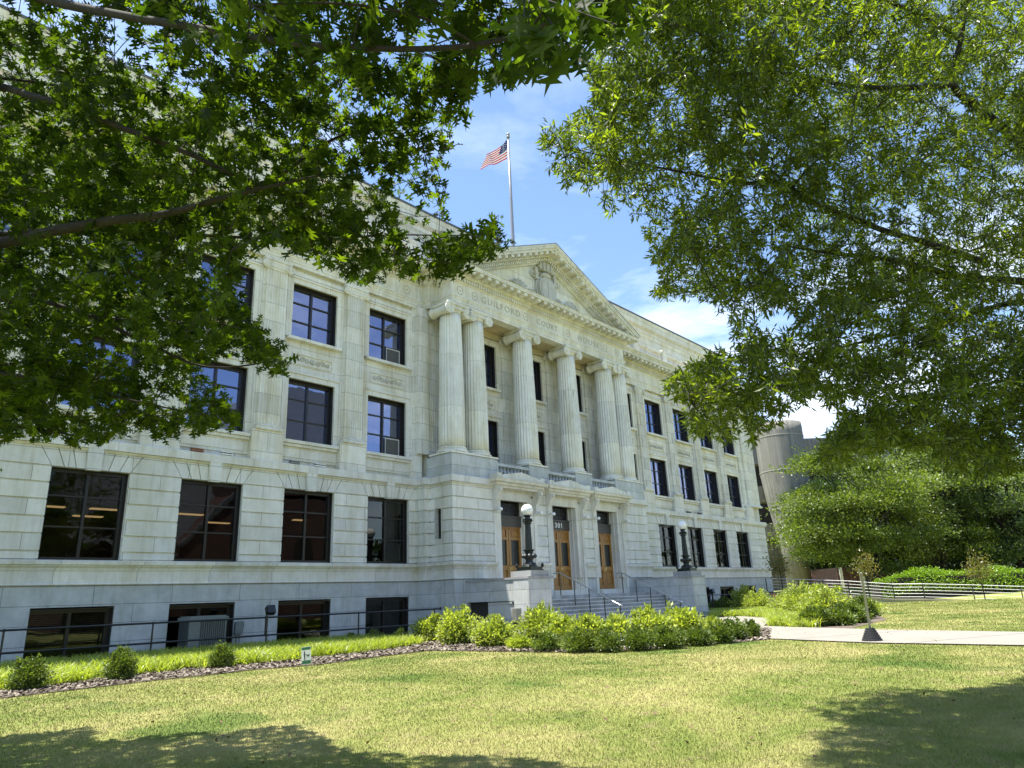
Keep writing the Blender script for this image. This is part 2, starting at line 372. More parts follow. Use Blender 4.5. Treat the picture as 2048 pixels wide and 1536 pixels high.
def concrete(name, col, board=False, sc=3, joints=0):
    m, t, Nn, Ln, b = nodes(name); g = Nn.new('ShaderNodeNewGeometry'); P = g.outputs['Position']
    n1 = noise(Nn, Ln, P, sc, 8, .65); c = ramp(Nn, Ln, n1, [(.3, tuple(k*.8 for k in col)), (.7, col)])
    if board:
        mp = Nn.new('ShaderNodeMapping'); mp.inputs['Scale'].default_value = (2.2, 2.2, .03); Ln.new(P, mp.inputs[0])
        n2 = noise(Nn, Ln, mp.outputs[0], 1.3, 4, .7)
        c = mixc(Nn, Ln, .85, c, ramp(Nn, Ln, n2, [(.3, (.5, .5, .5)), (.65, (1, 1, 1))]), 'MULTIPLY')
        bump(Nn, Ln, n2, b, .7, .15)
    if joints:
        sp = Nn.new('ShaderNodeSeparateXYZ'); Ln.new(P, sp.inputs[0])
        k = mathn(Nn, Ln, 'MULTIPLY_ADD', sp.outputs['Y'], .6, mathn(Nn, Ln, 'MULTIPLY', sp.outputs['X'], .3))
        fr = mathn(Nn, Ln, 'FRACT', mathn(Nn, Ln, 'MULTIPLY', k, joints))
        c = mixc(Nn, Ln, mathn(Nn, Ln, 'LESS_THAN', fr, .035), c, (.15, .14, .12))
    Ln.new(c, b.inputs['Base Color']); b.inputs['Roughness'].default_value = .85; return m
M['path'] = concrete('path_concrete', (.27, .25, .205), sc=1.5, joints=.45)
M['kerb'] = concrete('ramp_concrete', (.36, .34, .29))
M['boards'] = concrete('board_marked_concrete', (.26, .245, .215), True, .5)
def brickmat():
    m, t, Nn, Ln, b = nodes('red_brick'); g = Nn.new('ShaderNodeNewGeometry'); P = g.outputs['Position']
    sp = Nn.new('ShaderNodeSeparateXYZ'); Ln.new(P, sp.inputs[0]); cv = Nn.new('ShaderNodeCombineXYZ')
    Ln.new(mathn(Nn, Ln, 'ADD', sp.outputs['X'], sp.outputs['Y']), cv.inputs[0]); Ln.new(sp.outputs['Z'], cv.inputs[1])
    br = Nn.new('ShaderNodeTexBrick'); Ln.new(cv.outputs[0], br.inputs['Vector']); br.inputs['Scale'].default_value = 4
    br.inputs['Color1'].default_value = (.12, .045, .038, 1); br.inputs['Color2'].default_value = (.08, .035, .03, 1); br.inputs['Mortar'].default_value = (.15, .13, .12, 1)
    Ln.new(br.outputs[0], b.inputs['Base Color']); b.inputs['Roughness'].default_value = .9; return m
M['brick'] = brickmat(); M['slate'] = plain('slate', (.13, .14, .15), .6, 0, .35, 6)
# ================================================================ COURTHOUSE
CH = thing('courthouse', (0, 0, GZ), 'long pale stone three storey neoclassical building with a columned pedimented portico', 'courthouse')
WX = [10.1+4*k for k in range(5)]; XE = 30.7
ALLX = [-x for x in WX[::-1]]+WX
HG = 1.15; HU = 1.115; JZ = [.75, 1.0, 1.515, 2.03, 2.545, 3.06, 3.575]
def wallgrid(mb, a0, a1, z0, z1, holes, b0, b1, ax='x'):
    """wall slab with rectangular holes (a0,a1,z0,z1), built from butted boxes"""
    xs = sorted(set([a0, a1]+[h for H in holes for h in H[:2] if a0 < h < a1]))
    for i in range(len(xs)-1):
        p, q = xs[i], xs[i+1]; m = (p+q)/2; z = z0
        for H in sorted([H for H in holes if H[0] <= m <= H[1]], key=lambda H: H[2]):
            if H[2] > z: (mb.box(p, q, b0, b1, z, H[2]) if ax == 'x' else mb.box(b0, b1, p, q, z, H[2]))
            z = H[3]
        if z < z1: (mb.box(p, q, b0, b1, z, z1) if ax == 'x' else mb.box(b0, b1, p, q, z, z1))
    return mb
def sides(a0, a1, holes):
    out = []; a = a0
    for h0, h1 in sorted(holes):
        if h0 > a: out.append((a, h0))
        a = max(a, h1)
    if a < a1: out.append((a, a1))
    return out
BD = -2.02; BX = 8.16; DX = [-3.95, 0, 3.95]; DH = .95; DOORB, DOORT = -.6, 3.65
# --- basement -----------------------------------------------------------
bm_ = MB()
for s in (-1, 1):
    hol = [(s*x-HG, s*x+HG, -2.6, -.64) for x in WX]
    a0, a1 = (8.46, XE) if s > 0 else (-XE, -8.46)
    wallgrid(bm_, a0, a1, -3.0, 0, hol, 0.0, .6)
    bm_.box(*( (8.16, 8.46) if s > 0 else (-8.46, -8.16)), -.55, .6, -3.0, 0)
for s, nm in ((-1, 0), (1, 1)):
    bm_.box(s*XE-(.6 if s > 0 else 0), s*XE+(0 if s > 0 else .6), .6, 16, -3.0, 0)
bm_.box(-BX, BX, BD, 0.6, -3.0, -.85-.0)
for a, b in sides(-BX, BX, [(d-1.35, d+1.35) for d in DX]): bm_.box(a, b, BD, 0.6, -.85, 0)
bm_.build('basement_wall', M['granite'], CH)
# --- ground floor: backing and rusticated courses -------------------------
gb = MB(); gr = MB()
for s in (-1, 1):
    a0, a1 = (8.46, XE) if s > 0 else (-XE, -8.46)
    hol = [(s*x-HG, s*x+HG, .756, 3.566) for x in WX]
    wallgrid(gb, a0, a1, 0, 4.15, hol, .055, .6)
    for i in range(len(JZ)-1):
        for p, q in sides(a0, a1, [(h[0], h[1]) for h in hol]): gr.box(p, q, 0, .055, JZ[i]+.028, JZ[i+1]-.028)
    for i, x in enumerate(sorted(s*x for x in WX)):     # flat arches with proud keystones
        bt = [-1.15, -.80, -.47, -.19, .19, .47, .80, 1.15]; tp = [-1.50, -1.04, -.62, -.23, .23, .62, 1.04, 1.50]; g = .017
        for k in range(7):
            zt = 4.15; pr = [(x+bt[k]+g, 3.566), (x+bt[k+1]-g, 3.566), (x+tp[k+1]-g, zt), (x+tp[k]+g, zt)]
            if k == 3: gr.prism([(x-.2, 3.53), (x+.2, 3.53), (x+.23, 4.24), (x-.23, 4.24)], -.13, .055)
            else: gr.prism(pr, 0, .055)
        xs = sorted(s*xx for xx in WX)
        if i == 0: gr.prism([(a0, 3.597), (x-1.15-g, 3.597), (x-1.5-g, 4.15), (a0, 4.15)], 0, .055)
        nx = xs[i+1] if i < 4 else None
        if nx: gr.prism([(x+1.15+g, 3.597), (nx-1.15-g, 3.597), (nx-1.5-g, 4.15), (x+1.5+g, 4.15)], 0, .055)
        else: gr.prism([(x+1.15+g, 3.597), (a1, 3.597), (a1, 4.15), (x+1.5+g, 4.15)], 0, .055)
    sx = (8.16, 8.46) if s > 0 else (-8.46, -8.16)
    gb.box(*sx, -.495, .6, 0, 4.15); zz = JZ+[4.19]
    for i in range(len(zz)-1): gr.box(*sx, -.55, -.495, zz[i]+.028, zz[i+1]-.028)
    for i in range(len(zz)-1):     # return of the strip
        gr.box(*((8.46, 8.5) if s > 0 else (-8.5, -8.46)), -.55, -.0, zz[i]+.028, zz[i+1]-.028)
    # end walls
    gb.box(s*XE-(.6 if s > 0 else -.055), s*XE+(-.055 if s > 0 else .6), .6, 16, 0, 4.15)
    for i in range(len(zz)-1): gr.box(s*XE-(.055 if s > 0 else 0), s*XE+(0 if s > 0 else .055), .055, 16, zz[i]+.028, zz[i+1]-.028)
# block front with three door openings, side walls with a slit window
dh = [(d-1.0, d+1.0, -.85, DOORT) for d in DX]
wallgrid(gb, -BX+.055, BX-.055, 0, 4.15, [(h[0], h[1], 0, h[3]) for h in dh], BD+.055, -1.2)
slit = (-1.28, -.82, 1.77, 3.12)
for s in (-1, 1):
    x0, x1 = (-BX+.055, -7.6) if s < 0 else (7.6, BX-.055)
    wallgrid(gb, -1.2, -.0, 0, 4.15, [slit], x0, x1, 'y')
zz = JZ+[4.19]
for i in range(len(zz)-1):
    z0, z1 = zz[i]+.028, zz[i+1]-.022
    for p, q in sides(-BX, BX, [(d-1.55, d+1.55) for d in DX]): gr.box(p, q, BD, BD+.055, z0, z1)
    for s in (-1, 1):
        xx = (-BX, -BX+.055) if s < 0 else (BX-.055, BX)
        segs = [(BD+.055, -.55)] if not (z1 > slit[2] and z0 < slit[3]) else [(BD+.055, slit[0]), (slit[1], -.55)]
        for p, q in segs: gr.box(*xx, p, q, z0, z1)
gb.build('ground_floor_backing', M['trim'], CH); gr.split('rusticated_wall', M['marble'], CH, lambda q: 'a' if q[0] < -8.3 else 'c' if q[0] > 8.3 else 'p%d' % round((q[0]+50.2)/4) if q[1] < -1.9 else 'r%d' % (q[0] > 0))
# --- string courses -------------------------------------------------------
LP = [(-XE, 16), (-XE, 0), (-8.46, 0), (-8.46, -.55), (-BX, -.55), (-BX, BD), (DX[0]-1.5, BD)]
RP = [(-x, y) for x, y in LP[::-1]]
MIDS = [[(DX[0]+1.5, BD), (DX[1]-1.5, BD)], [(DX[1]+1.5, BD), (DX[2]-1.5, BD)]]
sc_ = MB()
for P in [LP, RP]+MIDS:
    sc_.sweep(P, [(-.3, .42), (.03, .42), (.05, .5), (.10, .56), (.10, .59), (.15, .60), (.16, .71), (.05, .745), (-.3, .75)])
    sc_.sweep(P, [(-.3, .0), (.05, .0), (.05, .035), (.015, .06), (-.3, .06)])
    sc_.sweep(P, [(-.3, .062), (.012, .062), (.012, .418), (-.3, .418)])
FULL = [(-XE, 16), (-XE, 0), (-8.46, 0), (-8.46, -.55), (-BX, -.55), (-BX, BD), (BX, BD), (BX, -.55), (8.46, -.55), (8.46, 0), (XE, 0), (XE, 16)]
sc_.sweep(FULL, [(-.3, 4.152), (.03, 4.152), (.06, 4.19), (.09, 4.23), (-.3, 4.238)])
sc_.sweep(FULL, [(-.3, 4.24), (.14, 4.24), (.14, 4.52), (.12, 4.54), (-.3, 4.54)])
fixn(sc_.build('string_courses', M['trim'], CH))
# --- upper wings ----------------------------------------------------------
uw = MB(); ut = MB(); up = MB(); ZT = 13.15
PY = .25
for s in (-1, 1):
    a0, a1 = (7.9, XE-.15) if s > 0 else (-XE+.15, -7.9)
    hol = [(s*x-HU, s*x+HU, 5.55, 8.18) for x in WX]+[(s*x-HU, s*x+HU, 9.97, 12.46) for x in WX]
    wallgrid(uw, a0, a1, 4.54, ZT, hol, PY, .8)
    uw.box(s*XE-(.5 if s > 0 else -.15), s*XE+(-.15 if s > 0 else .5), .8, 16, 4.54, ZT)
    for x in WX:
        x *= s
        for (zb, zt) in ((5.55, 8.18), (9.97, 12.46)):   # architrave surrounds and sills
            for q in (-1, 1): up.box(*sorted((x+q*HU, x+q*(HU+.22))), PY-.07, PY, zb, zt); up.box(*sorted((x+q*(HU+.22), x+q*(HU+.30))), PY-.12, PY, zb, zt+.22)
            up.box(x-HU-.22, x+HU+.22, PY-.07, PY, zt, zt+.22); up.box(x-HU-.30, x+HU+.30, PY-.12, PY, zt+.22, zt+.31)
            up.box(x-HU-.2, x+HU+.2, PY-.24, PY, zb-.13, zb-.002)
        up.box(x-HU-.35, x+HU+.35, PY-.06, PY, 4.75, 5.30) ; up.box(x-HU-.15, x+HU+.15, PY-.09, PY-.06, 4.86, 5.2)
        up.box(x-1.3, x+1.3, PY-.17, PY, 5.30, 5.41)
        # relief panel between the storeys
        for (c0, c1, d0, d1) in ((-.98, .98, 8.84, 8.88), (-.98, .98, 9.28, 9.32), (-.98, -.94, 8.88, 9.28), (.94, .98, 8.88, 9.28)): up.box(x+c0, x+c1, PY-.05, PY, d0, d1)
        up.box(x-HU-.3, x+HU+.3, PY-.11, PY, 12.80, 12.98)
    for x in [s*(a+2) for a in WX]+[s*8.5]:              # flat strips behind the pilasters and block pedestals under them
        w = .69 if abs(x) > 9 else .30
        if abs(x) > 29: x = s*29.35; w = 1.35
        uw.box(x-w+.12, x+w-.12, .13, PY, 5.75, ZT)
        uw.box(x-w*.97, x+w*.97, -.04, PY, 4.54, 5.75)
uw.split('upper_wall', M['upper'], CH, lambda q: q[0] > 0); up.split('window_surround', M['trim'], CH, lambda q: (round((abs(q[0])-10.1)/4), q[0] > 0, 0 if q[2] < 8.6 else 1 if q[2] < 9.6 else 2))
# relief ornament in the panels
orn = MB()
def scroll(mb, cx, cz, y, r, turns=1.6, th=.018, d=1, a0=0, n=22):
    P = []
    for i in range(n): t = i/(n-1); rr = r*(1-.85*t); a = a0+d*t*turns*2*math.pi; P.append((cx+rr*math.cos(a), y, cz+rr*math.sin(a)))
    mb.tube(P, [th*(1-.4*i/n) for i in range(n)], 4)
for x in ALLX+DX:
    yy = PY-.02 if abs(x) > 6 else -.02
    orn.lathe([(.13, 0), (.12, -.03), (.05, -.04), (.03, -.06)], (x, yy+.01, 9.08), 12, 'y')
    for s in (-1, 1):
        for k, (dx, r) in enumerate(((.27, .12), (.5, .13), (.74, .11))):
            scroll(orn, x+s*dx, 9.08, yy, r, 1.4, .02, s*(-1)**k, math.pi if s > 0 else 0)
orn.split('panel_ornament', M['relief'], CH, lambda q: int(round((q[0]+200.1)/3.97)) if abs(q[0]) < 8 else int(round((abs(q[0])-10.1)/4))+(100 if q[0] > 0 else 200))
# --- pilasters (shared mesh: fluted shaft with a scrolled capital) ----------
def flutedbox(w, y0, y1, z0, z1, n=7, r=.042):
    pts = [(-w, y1), (-w, y0)]; m = .05; st = (2*w-2*m)/n
    for i in range(n):
        c = -w+m+st*(i+.5); rr = min(r, st*.36)
        for k in range(5): a = math.pi*k/4; pts.append((c-rr*math.cos(a), y0+rr*math.sin(a)))
    pts += [(w, y0), (w, y1)]
    return MB().prism(pts, z0, z1, 'z')
def volute_faces(mb, x, z, yf, r=.16):
    mb.lathe([(r, 0), (r, -.06), (r*.9, -.075), (r*.3, -.07), (r*.25, -.1), (.01, -.1)], (x, yf+.06, z), 18, 'y')
    scroll(mb, x, z, yf-.02, r*.9, 2.0, .02, 1 if x > 0 else -1, math.pi/2, 30)
pil = flutedbox(.46, -.01, .14, 5.98, 12.62)
pcap = MB(); pcap.box(-.5, .5, -.03, .14, 12.62, 12.72); pcap.box(-.52, .52, -.07, .14, 12.88, 13.0); pcap.box(-.62, .62, -.11, .14, 13.0, 13.1); pcap.box(-.58, .58, -.06, .14, 12.72, 12.88)
for s in (-1, 1): volute_faces(pcap, s*.52, 12.80, -.10, .19)
pbase = MB(); pbase.sweep([(-.47, .14), (-.47, -.02), (.47, -.02), (.47, .14)], [(-.1, 5.75), (.09, 5.75), (.11, 5.80), (.09, 5.86), (.04, 5.88), (.07, 5.93), (.02, 5.98), (-.1, 5.98)]); 
pm, cm, bm2 = pil.me('pilaster', M['upper']), pcap.me('capital', M['trim']), pbase.me('base', M['trim'])
def put(name, me, parent, loc, local=True):
    o = link(name, me, parent, False); o.location = loc; return o
for s in (-1, 1):
    for a in WX[:-1]:
        x = s*(a+2); o = put('pilaster', pm, CH, (x, 0, 0))
        for nm, mm in (('capital', cm), ('base', bm2)): c = link(nm, mm, o, True)
    for x in (7.38, 5.8, 1.96):
        o = put('pilaster', pm, CH, (s*x, -.12, 0))
        for nm, mm in (('capital', cm), ('base', bm2)): c = link(nm, mm, o, True)
cp = MB()
for s in (-1, 1):
    cp.box(*sorted((s*28.2, s*30.45)), .0, .13, 5.98, 12.98)
    cp.sweep([(s*28.2, .2), (s*28.2, 0), (s*30.45, 0), (s*30.45, .2)] if s > 0 else [(s*30.45, .2), (s*30.45, 0), (s*28.2, 0), (s*28.2, .2)], [(-.1, 5.75), (.09, 5.75), (.11, 5.80), (.09, 5.86), (.04, 5.98), (-.1, 5.98)])
    cp.sweep([(s*28.2, .2), (s*28.2, 0), (s*30.45, 0), (s*30.45, .2)] if s > 0 else [(s*30.45, .2), (s*30.45, 0), (s*28.2, 0), (s*28.2, .2)], [(-.1, 12.6), (.03, 12.6), (.04, 12.66), (.02, 12.8), (.1, 12.95), (.1, 13.14), (-.1, 13.14)])
    cp.box(*sorted((s*7.9, s*8.55)), -.2, PY, 5.75, 13.14)
cp.split('corner_pier', M['upper'], CH, lambda q: (abs(q[0]) > 20, q[0] > 0), True)
# --- loggia ---------------------------------------------------------------
lg = MB(); hol = [(d-HU, d+HU, 5.55, 8.18) for d in DX]+[(d-HU, d+HU, 9.97, 12.43) for d in DX]
wallgrid(lg, -7.9, 7.9, 4.54, ZT, hol, 0, .8)
for d in DX:
    for (zb, zt) in ((5.55, 8.18), (9.97, 12.43)):
        for q in (-1, 1): lg.box(*sorted((d+q*HU, d+q*(HU+.2))), -.07, 0, zb, zt)
        lg.box(d-HU-.2, d+HU+.2, -.07, 0, zt, zt+.2); lg.box(d-HU-.28, d+HU+.28, -.15, 0, zt+.2, zt+.3); lg.box(d-HU-.2, d+HU+.2, -.2, 0, zb-.13, zb-.002)
    for (c0, c1, d0, d1) in ((-.98, .98, 8.84, 8.88), (-.98, .98, 9.28, 9.32), (-.98, -.94, 8.88, 9.28), (.94, .98, 8.88, 9.28)): lg.box(d+c0, d+c1, -.04, 0, d0, d1)
lg.build('loggia_wall', M['upper'], CH)
pd = MB(); pd.box(-BX, BX, BD+.02, 0, 4.54, 4.70)
COLX = [-7.38, -5.8, -1.96, 1.96, 5.8, 7.38]; COLY = -1.25
for a, b in ((-BX+.02, -5.05), (-2.72, -1.2), (1.2, 2.72), (5.05, BX-.02)):
    pd.box(a, b, BD+.02, -.3, 4.70, 5.50); 
    pd.box(a+.04, b-.04, BD+.06, -.5, 5.50, 5.58)
pd.build('portico_pedestal', M['granite'], CH)
# columns with ionic capitals, one mesh set shared by all six
def colr(z): t = (z-5.9)/(12.75-5.9); return .63-.11*max(0, (t-.15)/.85)**1.5
fl = lambda k: 1-.055*abs(math.sin(math.pi*24*k))**.6
shaft = MB(); zs = [5.95+(12.70-5.95)*i/12 for i in range(13)]
shaft.lathe([(colr(z), z) for z in zs], (0, 0, 0), 192, 'z', lambda k: 1-.07*(1-abs(math.cos(math.pi*24*k))**2.2 if True else 0))
shaft_me = mesh('column', shaft.v, shaft.f, M['column'], True)
cb = MB(); cb.box(-.78, .78, -.75, .78, 5.58, 5.66)
prof = [(.76, 5.66)]+[(.72+.05*math.sin(math.pi*i/6), 5.66+.13*i/6) for i in range(7)]+[(.67, 5.81), (.655, 5.85)]+[(.66+.035*math.sin(math.pi*i/5), 5.86+.07*i/5) for i in range(6)]+[(.64, 5.95)]
cb.lathe(prof, (0, 0, 0), 40)
base_me = cb.me('base', M['column'])
cc = MB(); cc.lathe([(.525, 12.66), (.56, 12.68), (.56, 12.72), (.53, 12.73), (.60, 12.80), (.64, 12.88), (.6, 12.92)], (0, 0, 0), 40)
cc.box(-.62, .62, -.56, .56, 12.90, 13.0); cc.box(-.72, .72, -.64, .64, 13.03, 13.15); cc.box(-.67, .67, -.6, .6, 13.0, 13.03)
for s in (-1, 1):
    cc.lathe([(.27, -.62), (.27, -.55), (.24, -.5), (.20, -.2), (.19, 0), (.20, .2), (.24, .5), (.27, .55), (.27, .62)], (s*.60, 0, 12.76), 22, 'y')
    for q in (-1, 1):
        scroll(cc, s*.60, 12.76, q*.625, .255, 2.3, .026, s, math.pi/2, 40); cc.lathe([(.06, 0), (.05, q*.03), (.01, q*.04)], (s*.60, q*.62, 12.76), 12, 'y')
for k in range(9): cc.sphere((-.36+.09*k, -.60, 12.84), .045, 8, 1.3)
cap_me = cc.me('capital', M['column'])
for x in COLX:
    o = put('column', shaft_me, CH, (x, COLY, 0)); link('base', base_me, o, True); link('capital', cap_me, o, True)
# --- entablature ------------------------------------------------------------
EP = [(-XE+.05, 16), (-XE+.05, 0.03), (-8.1, 0.03), (-8.1, -.45), (-7.67, -.45), (-7.67, -1.7), (7.67, -1.7), (7.67, -.45), (8.1, -.45), (8.1, 0.03), (XE-.05, 0.03), (XE-.05, 16)]
en = MB()
en.sweep(EP, [(-.5, 13.15), (0, 13.15), (0, 13.28), (.025, 13.29), (.025, 13.42), (.05, 13.43), (.05, 13.5), (.10, 13.55), (.10, 13.60), (-.5, 13.60)])
en.sweep(EP, [(-.5, 13.602), (0, 13.602), (0, 14.36), (.05, 14.38), (.08, 14.42), (-.5, 14.42)])
fixn(en.build('frieze', M['trim'], CH))
co = MB()
co.sweep(EP, [(-.5, 14.422), (.09, 14.422), (.09, 14.64), (.20, 14.68), (.22, 14.72), (-.5, 14.72)])
co.sweep(EP, [(-.5, 14.722), (.25, 14.722), (.25, 14.92), (.80, 14.93), (.82, 15.10), (.86, 15.12), (-.5, 15.13)])
WP1 = [(-XE+.05, 16), (-XE+.05, .03), (-8.6, .03)]; WP2 = [(8.6, .03), (XE-.05, .03), (XE-.05, 16)]
for P in (WP1, WP2): co.sweep(P, [(-.5, 15.132), (.82, 15.132), (.86, 15.2), (.95, 15.3), (.95, 15.34), (-.5, 15.40)])
fixn(co.build('cornice', M['trim'], CH))
dn = MB(); mo = MB()
def along(P, Q, step):
    P, Q = np.array(P), np.array(Q); Ln_ = np.linalg.norm(Q-P); n = max(1, int(Ln_/step)); d = (Q-P)/Ln_; nn = np.array([d[1], -d[0]])
    for i in range(n): yield P+d*(Ln_*(i+.5)/n), d, nn
for i in range(1, len(EP)-1):
    P, Q = EP[i], EP[i+1]
    if i in (len(EP)-2,): continue
    for c, d, nn in along(P, Q, .17):
        k = c+nn*.13; dn.obox((k[0], k[1], 14.535), (d[0]*.05, d[1]*.05, 0), (nn[0]*.055, nn[1]*.055, 0), (0, 0, .085))
    if np.linalg.norm(np.array(P)-Q) > 1:
        for c, d, nn in along(P, Q, .56):
            k = c+nn*.50; mo.obox((k[0], k[1], 14.84), (d[0]*.12, d[1]*.12, 0), (nn[0]*.25, nn[1]*.25, 0), (0, 0, .082))
# --- pediment ---------------------------------------------------------------
AX, AZ, EX, EZ = 0, 18.93, 8.56, 15.30; al = math.atan2(AZ-EZ, EX); ca, sa = math.cos(al), math.sin(al)
rk = MB()
def rak(mb, s, s0, s1, t0, t1, y0, y1, apex=False):
    """slab in the slope frame: s from the eave tip along the slope, t below the top line"""
    def pt(a, t): x = -EX+a*ca+t*sa*1; z = EZ+a*sa-t*ca; return (x*(-s), z)
    P = [pt(s0, t0), pt(s1, t0), pt(s1, t1), pt(s0, t1)]
    if apex:
        def mid(t): return (0.0, AZ-t/ca)
        P = [pt(s0, t0), mid(t0), mid(t1), pt(s0, t1)]
    mb.prism(P, y0, y1)
for s in (-1, 1):
    rak(rk, s, 0.0, 0, 0, .10, -2.58, 0.3, True); rak(rk, s, .15, 0, .10, .22, -2.54, 0.3, True)
    rak(rk, s, .45, 0, .22, .36, -2.46, 0.3, True); rak(rk, s, .9, 0, .36, .58, -1.94, 0.3, True)
    rak(rk, s, 1.4, 0, .58, .80, -1.76, 0.3, True); rak(rk, s, 1.9, 0, .80, .88, -1.66, .3, True)
    L_ = EX/ca; a = 1.0
    while a < L_-.35:
        rak(mo, s, a, a+.24, .362, .52, -2.42, -1.94); a += .56
    a = 1.5
    while a < L_-.3:
        rak(dn, s, a, a+.10, .60, .775, -1.88, -1.76); a += .17
fixn(rk.build('raking_cornice', M['trim'], CH)); kf = lambda q: 'a' if q[0] < -8.7 else 'b' if q[0] < 8.7 and q[2] < 15.0 else 'c' if q[0] > 8.7 else 'd' if q[0] < 0 else 'e'
_sz = sorted([(-float(F_PX*.24/max(1, to_px(np.mean(np.array(mo.v[a:b]), 0))[2])), a) for a, b, c, d in mo.p])
_big = {a for _, a in _sz[:98]}; _ix = {}
for a, b, c, d in mo.p: _ix[tuple(np.round(np.mean(np.array(mo.v[a:b]), 0), 3))] = a
mo.split('modillion', M['trim'], CH, lambda q: _ix[tuple(np.round(q, 3))] if _ix[tuple(np.round(q, 3))] in _big else 'rest', True)
for o_ in CH.children:
    if o_.name.startswith('modillion') and len(o_.data.vertices) > 8: o_['kind'] = 'stuff'
dn.split('dentils', M['trim'], CH, lambda q: kf(q)+('' if q[1] < -1.75 or abs(q[0]) > 8.7 or q[2] > 15 else 's%d' % (q[0] > 0)), True)
ty = MB(); ty.prism([(-7.6, 15.12), (7.6, 15.12), (0, 18.35)], -1.5, .3); fixn(ty.build('tympanum', M['upper'], CH))
# cartouche with plumes
sh = MB(); yT = -1.5
def shield(w, h, cz, y0, y1):
    P = [(w*math.sin(a)*(1-.22*(1-math.cos(a))/2*1.0), cz+h*math.cos(a)) for a in [2*math.pi*i/24 for i in range(24)]]; sh.prism(P, y0, y1)
shield(.78, .95, 16.15, yT-.14, yT); shield(.66, .84, 16.15, yT-.30, yT-.14); shield(.56, .72, 16.15, yT-.33, yT-.302)
sh.box(-.05, .05, yT-.36, yT-.332, 15.6, 16.7)
sh.lathe([(.05, 0), (.30, .04), (.36, .18), (.26, .32), (.1, .36)], (0, yT-.06, 16.95), 20)
sh.box(-.5, .5, yT-.30, yT, 17.38, 17.47)
for k in (-1, 0, 1): sh.box(k*.26-.05, k*.26+.05, yT-.36, yT-.29, 17.42, 17.85)
sh.prism([(-.55, 17.47), (-.42, 17.80), (-.16, 17.93), (.16, 17.93), (.42, 17.80), (.55, 17.47)], yT-.30, yT)
for s in (-1, 1):
    sh.box(*sorted((s*.55, s*.72)), yT-.2, yT, 16.7, 17.45)
    scroll(sh, s*.78, 16.95, yT-.14, .22, 1.5, .05, -s, 0); scroll(sh, s*.85, 15.75, yT-.12, .26, 1.5, .055, s, 0); scroll(sh, s*.35, 15.4, yT-.14, .16, 1.5, .045, -s, 0)
    for k in range(7):
        a = R(20+20*k); r0 = .36; cx, cz = s*1.75, 15.55
        P = [(cx+s*.08*math.cos(a), yT-.06, cz), (cx+s*r0*math.cos(a), yT-.13, cz+r0*math.sin(a)), (cx+s*.55*math.cos(a)+s*.05, yT-.12, cz+.62*math.sin(a)), (cx+s*.62*math.cos(a)+s*.14, yT-.06, cz+.60*math.sin(a)-.06)]
        sh.tube(P, [.07, .10, .08, .03], 5)
    for k in range(4):
        a = R(30+35*k); cx, cz = s*1.02, 15.5; P = [(cx, yT-.06, cz), (cx+s*.25*math.cos(a), yT-.13, cz+.3*math.sin(a)), (cx+s*.4*math.cos(a), yT-.08, cz+.42*math.sin(a))]; sh.tube(P, [.05, .07, .02], 5)
    P = [(s*(.5+1.5*t), yT-.08, 15.25+.07*math.sin(7*t)) for t in [i/12 for i in range(13)]]; sh.tube(P, [.07-.04*i/12 for i in range(13)], 5)
sh.v = [(x*1.32, y, z) for x, y, z in sh.v]; fixn(sh.build('tympanum_cartouche', M['relief'], CH))
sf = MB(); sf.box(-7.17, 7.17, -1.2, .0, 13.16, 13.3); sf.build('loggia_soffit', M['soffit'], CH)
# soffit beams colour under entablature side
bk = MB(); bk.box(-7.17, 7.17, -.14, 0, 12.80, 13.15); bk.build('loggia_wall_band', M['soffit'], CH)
# --- inscription and rings --------------------------------------------------
def text(body, size, x0, x1, z, y, mat, name, depth=.02, parent=None, bold=.0):
    cu = bpy.data.curves.new('t', 'FONT'); cu.body = body; cu.size = size; cu.extrude = depth; cu.offset = bold; cu.resolution_u = 3; cu.space_character = 1.25
    o = bpy.data.objects.new('t', cu); S.collection.objects.link(o)
    bpy.context.view_layer.update(); dg = bpy.context.evaluated_depsgraph_get()
    me = bpy.data.meshes.new_from_object(o.evaluated_get(dg)); bpy.data.objects.remove(o)
    co = np.array([v.co[:] for v in me.vertices]); a, b = co[:, 0].min(), co[:, 0].max(); k = (x1-x0)/(b-a)
    for v in me.vertices: x, yy, zz = v.co; v.co = (x0+(x-a)*k, y-zz, z+yy)
    me.materials.clear(); me.materials.append(mat); 
    return link(name, me, parent)
for w_, a, b in (('GUILFORD', -5.55, -2.55), ('COURT', -1.1, .75), ('HOUSE', 2.75, 4.95)):
    text(w_, .50, a, b, 13.80, -1.712, M['carve'], 'inscription', .012, CH, -.006)
rg = MB()
def ring(cx, y, cz, r=.19):
    P = [(cx+r*math.cos(a), y, cz+r*1.15*math.sin(a)) for a in [2*math.pi*i/20 for i in range(21)]]; rg.tube(P, .022, 5); rg.lathe([(.05, 0), (.03, -.03)], (cx, y, cz), 8, 'y')
for x in (-7.1, -6.05, -2.05, 1.75, 5.6, 6.9): ring(x, -1.7, 13.98)
for s in (-1, 1):
    for x in [9.1]+[w+2 for w in WX[:-1]]: ring(s*x, .03, 13.98)
rg.split('frieze_ring', M['carve'], CH, lambda q: round(q[0], 1))
